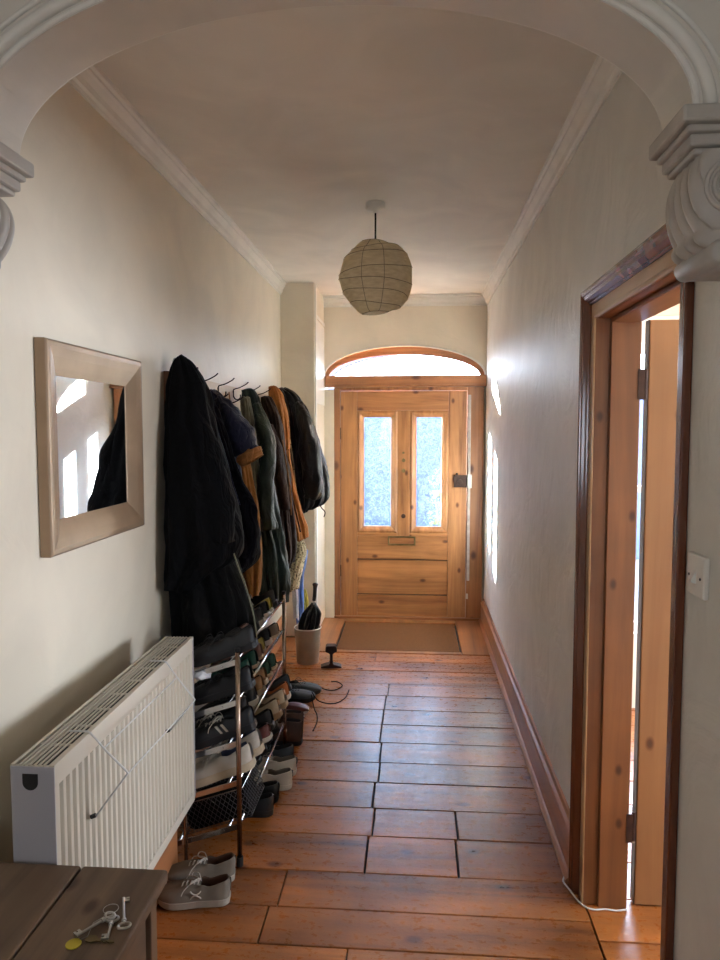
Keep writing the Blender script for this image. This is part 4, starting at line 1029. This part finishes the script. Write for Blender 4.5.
# crumpled white papers beside the rack
for c,lab,sz in((tuple(at(202,674,2.60)),'crumpled white paper wedged in the rack beside the radiator end',.03),):
    bm=BM(); bmesh.ops.create_icosphere(bm,subdivisions=2,radius=sz)
    for v in bm.verts:
        k=1+.5*noise.noise(v.co*40+Vector(c)*9); v.co=Vector((v.co.x*k*1.1,v.co.y*k*1.2,v.co.z*k*.8))+Vector(c)
    o=obj('paper_bag',bm,'paperw'); tag(o,lab,'paper')
# dark bag slumped on the second tier wall side
# grey running shoes beneath the radiator end
p1=put('greyrun',flat(-.640,2.385,PI+.12),'grey running shoe in front of the rack, nearer the viewer','grey running shoes on the floor')
p2=put('greyrun',flat(-.655,2.515,PI+.20),'grey running shoe in front of the rack, nearer the rack pole','grey running shoes on the floor')
def logo():
    bm=BM(); 
    for s in(1,-1):
        tube(bm,spline([(.0+s*.000+.118,.0405,.044),(.112,.0415,.050+s*.004),(.100,.0425,.050+s*.005)],4),.0018,6) 
        tube(bm,spline([(.118,.0405,.050+s*.004),(.130,.0410,.050+s*.005),(.138,.0415,.050+s*.006)],4),.0018,6)
    return bm
bm=BM()
for s in(1,-1):
    tube(bm,spline([(.094,.0405,.050+s*.013),(.101,.0425,.050+s*.006),(.112,.0430,.050+s*.0015),(.123,.0430,.050+s*.006),(.130,.0415,.050+s*.013)],4),.0022,6)
lg=obj('logo',bm,lw); lg.parent=p1
for (x,y,yw,key,lab,gr) in(
 (-.60,2.965,PI+.05,'blackwhite','black trainer with white stripes on the floor at the rack front, nearer','black striped trainers on the floor'),
 (-.60,3.075,PI+.0,'blackwhite','black trainer with white stripes on the floor at the rack front, farther','black striped trainers on the floor'),
 (-.560,3.20,PI+.06,'whitelow','white low trainer with black heel tab on the floor, nearer','white trainers on the floor'),
 (-.562,3.33,PI+.02,'whitelow','white low trainer with black heel tab on the floor, farther','white trainers on the floor'),
 (-.60,3.47,PI+.1,'slate','dark shoe on the floor beside the far rack pole','dark shoes by the far pole'),
):
    # under-shelf clearance: lie flat on the boards
    put(key,flat(x,y,yw),lab,gr)
for (x,y,yw,key,lab,gr) in(
 (-.585,3.66,PI-.08,'brownboot','dark brown ankle boot past the rack, heel outwards, nearer','brown ankle boots'),
 (-.60,3.78,PI+.05,'brownboot','dark brown ankle boot past the rack, heel outwards, farther','brown ankle boots'),
 (-.89,3.95,0.03,'burgundy','burgundy slip-on with pale sole, toe outwards, nearer','burgundy slip-on shoes'),
 (-.88,4.08,-.04,'burgundy','burgundy slip-on with pale sole, toe outwards, farther','burgundy slip-on shoes'),
 (-.88,4.26,.03,'slate','slate laced shoe with a loose lace trailing, nearer','slate laced shoes'),
 (-.86,4.40,-.05,'slate','slate laced shoe with a loose lace trailing, farther','slate laced shoes'),
): last=put(key,flat(x,y,yw),lab,gr)
for nm,pp in(('lace',[(-.62,4.26,.06),(-.58,4.23,.02),(-.52,4.22,.005),(-.46,4.24,.004),(-.42,4.33,.004),(-.41,4.46,.004)]),('lace',[(-.62,4.42,.05),(-.56,4.44,.01),(-.50,4.45,.004),(-.46,4.53,.004),(-.50,4.60,.004),(-.54,4.60,.004)]),('lace',[(-.62,4.24,.05),(-.585,4.12,.01),(-.56,4.05,.004),(-.545,3.94,.004),(-.55,3.82,.004)])):
    bm=BM(); tube(bm,spline(pp,6),.0032,6); o=obj('shoelace',bm,'f_black',smooth=True); tag(o,{0:'black shoelace curving furthest out over the floorboards',1:'black shoelace looped back nearest the front door',2:'black shoelace lying towards the viewer on the boards'}[len([x for x in bpy.data.objects if x.name.startswith('shoelace')])-1],'shoelace')
# remove prototypes
for e in list(SH.values()):
    for c in list(e.children): bpy.data.objects.remove(c)
    bpy.data.objects.remove(e)
# ================================================================== BIN, UMBRELLA, RAIL WEIGHT
bn=empty('umbrella_bin',(-.755,5.0,0),label='pale round bin by the pier holding the umbrella',cat='bin')
bm=BM(); lathe(bm,[(.0,.004),(.076,.0),(.079,.004),(.094,.248),(.097,.254),(.094,.256),(.090,.250),(.075,.012),(0,.012)],(-.755,5.0,0),36,cap=False); o=obj('bin_body',bm,'bin',smooth=True); ch(o,bn)
bm=BM(); tube(bm,ringpts((-.755,5.0,.252),.095,36),.004,8,closed=True); ch(obj('rim',bm,'plastic',smooth=True),bn)
um=empty('umbrella',(-.74,5.0,.015),label='folded black umbrella standing handle up in the bin',cat='umbrella')
bm=BM()
P=[Vector((-.79,5.02,.03)),Vector((-.765,5.01,.18)),Vector((-.745,5.0,.28)),Vector((-.725,5.0,.36)),Vector((-.712,5.0,.42))]; rr=[.02,.05,.062,.056,.018]
P2=spline(P,6); R=[]
for i,p in enumerate(P2):
    t=i/(len(P2)-1); r0=ipl([0,.25,.5,.75,1],rr,t); R.append([p+Vector((r0*(1+.28*math.sin(7*th+t*3))*math.cos(th),r0*(1+.28*math.sin(7*th+t*3))*math.sin(th),.012*math.sin(7*th))) for th in [2*PI*k/56 for k in range(56)]])
rings(bm,R); ch(obj('canopy',bm,'f_puff',smooth=True),um)
bm=BM(); tube(bm,[(-.714,5,.41),(-.709,5,.45)],.006,8); ch(obj('shaft',bm,'steel'),um)
bm=BM(); tube(bm,spline([(-.709,5,.445),(-.704,5,.48),(-.700,5,.54),(-.699,5,.56),(-.698,5,.572)],4),[.012,.013,.013,.014,.014,.014,.014,.014,.015,.016,.018,.019,.02,.02,.018,.012,.008],14); ch(obj('handle',bm,'black',smooth=True),um)
bm=BM(); w_=.07
pr=[(-.072,0),(.072,0),(.072,.008),(.050,.016),(.018,.024),(.010,.034),(.010,.098),(.020,.106),(.036,.112),(.040,.122),(.037,.146),(.028,.155),(-.028,.155),(-.037,.146),(-.040,.122),(-.036,.112),(-.020,.106),(-.010,.098),(-.010,.034),(-.018,.024),(-.050,.016),(-.072,.008)]
prism(bm,pr,'y',-w_/2,w_/2)
o=obj('iron_doorstop',bm,'iron',bevel=.003); o.location=(-.576,4.905,.002); o.rotation_euler=(0,0,.12); tag(o,'rusty slice of iron rail standing upright on the floorboards','doorstop')
SKY,SUN,EXPO=18.0,300.0,0.75
# ================================================================== LIGHT
w=bpy.data.worlds.new('sky'); S.world=w; w.use_nodes=True; nt=w.node_tree; bg=nt.nodes['Background']
tc=nt.nodes.new('ShaderNodeTexCoord'); sx=nt.nodes.new('ShaderNodeSeparateXYZ'); nt.links.new(tc.outputs['Generated'],sx.inputs[0])
nt.links.new(ramp(nt,sx.outputs['Z'],[(0,(.80,.88,1,1)),(.35,(.66,.80,1,1)),(1,(.40,.60,1,1))]),bg.inputs[0])
bg.inputs[1].default_value=SKY
def aim(o,d): o.rotation_euler=Vector(d).to_track_quat('-Z','Y').to_euler()
L=bpy.data.lights.new('sun','SUN'); L.energy=SUN; L.angle=math.radians(.6); L.color=(1,.95,.88)
so=bpy.data.objects.new('sun',L); COL.objects.link(so); so.location=(-4,12,6); aim(so,(1,-.92,-.325))
def portal(loc,d,sx_,sy_):
    l=bpy.data.lights.new('portal','AREA'); l.shape='RECTANGLE'; l.size=sx_; l.size_y=sy_; l.cycles.is_portal=True
    o=bpy.data.objects.new('portal',l); COL.objects.link(o); o.location=loc; aim(o,d)
portal((-.1,6.5,1.15),(0,-1,0),1.4,2.4)
portal((1.72,4.52,1.3),(0,-1,0),1.6,1.75)
portal((3.75,2.1,1.45),(-1,0,0),2.3,1.2)
portal((-.25,-2.78,1.6),(0,1,0),.6,.75)
cam=bpy.data.cameras.new('camera'); co=bpy.data.objects.new('camera',cam); COL.objects.link(co)
cam.sensor_fit='HORIZONTAL'; cam.sensor_width=36; cam.lens=36*FPX/720; cam.clip_start=.02
co.location=(0,0,EYE)
co.matrix_world=Matrix(((RT.x,UP.x,-FW.x,0),(RT.y,UP.y,-FW.y,0),(RT.z,UP.z,-FW.z,EYE),(0,0,0,1)))
S.camera=co
vs=S.view_settings; vs.view_transform='Standard'; vs.look='None'; vs.gamma=1; vs.use_curve_mapping=False; vs.exposure=EXPO
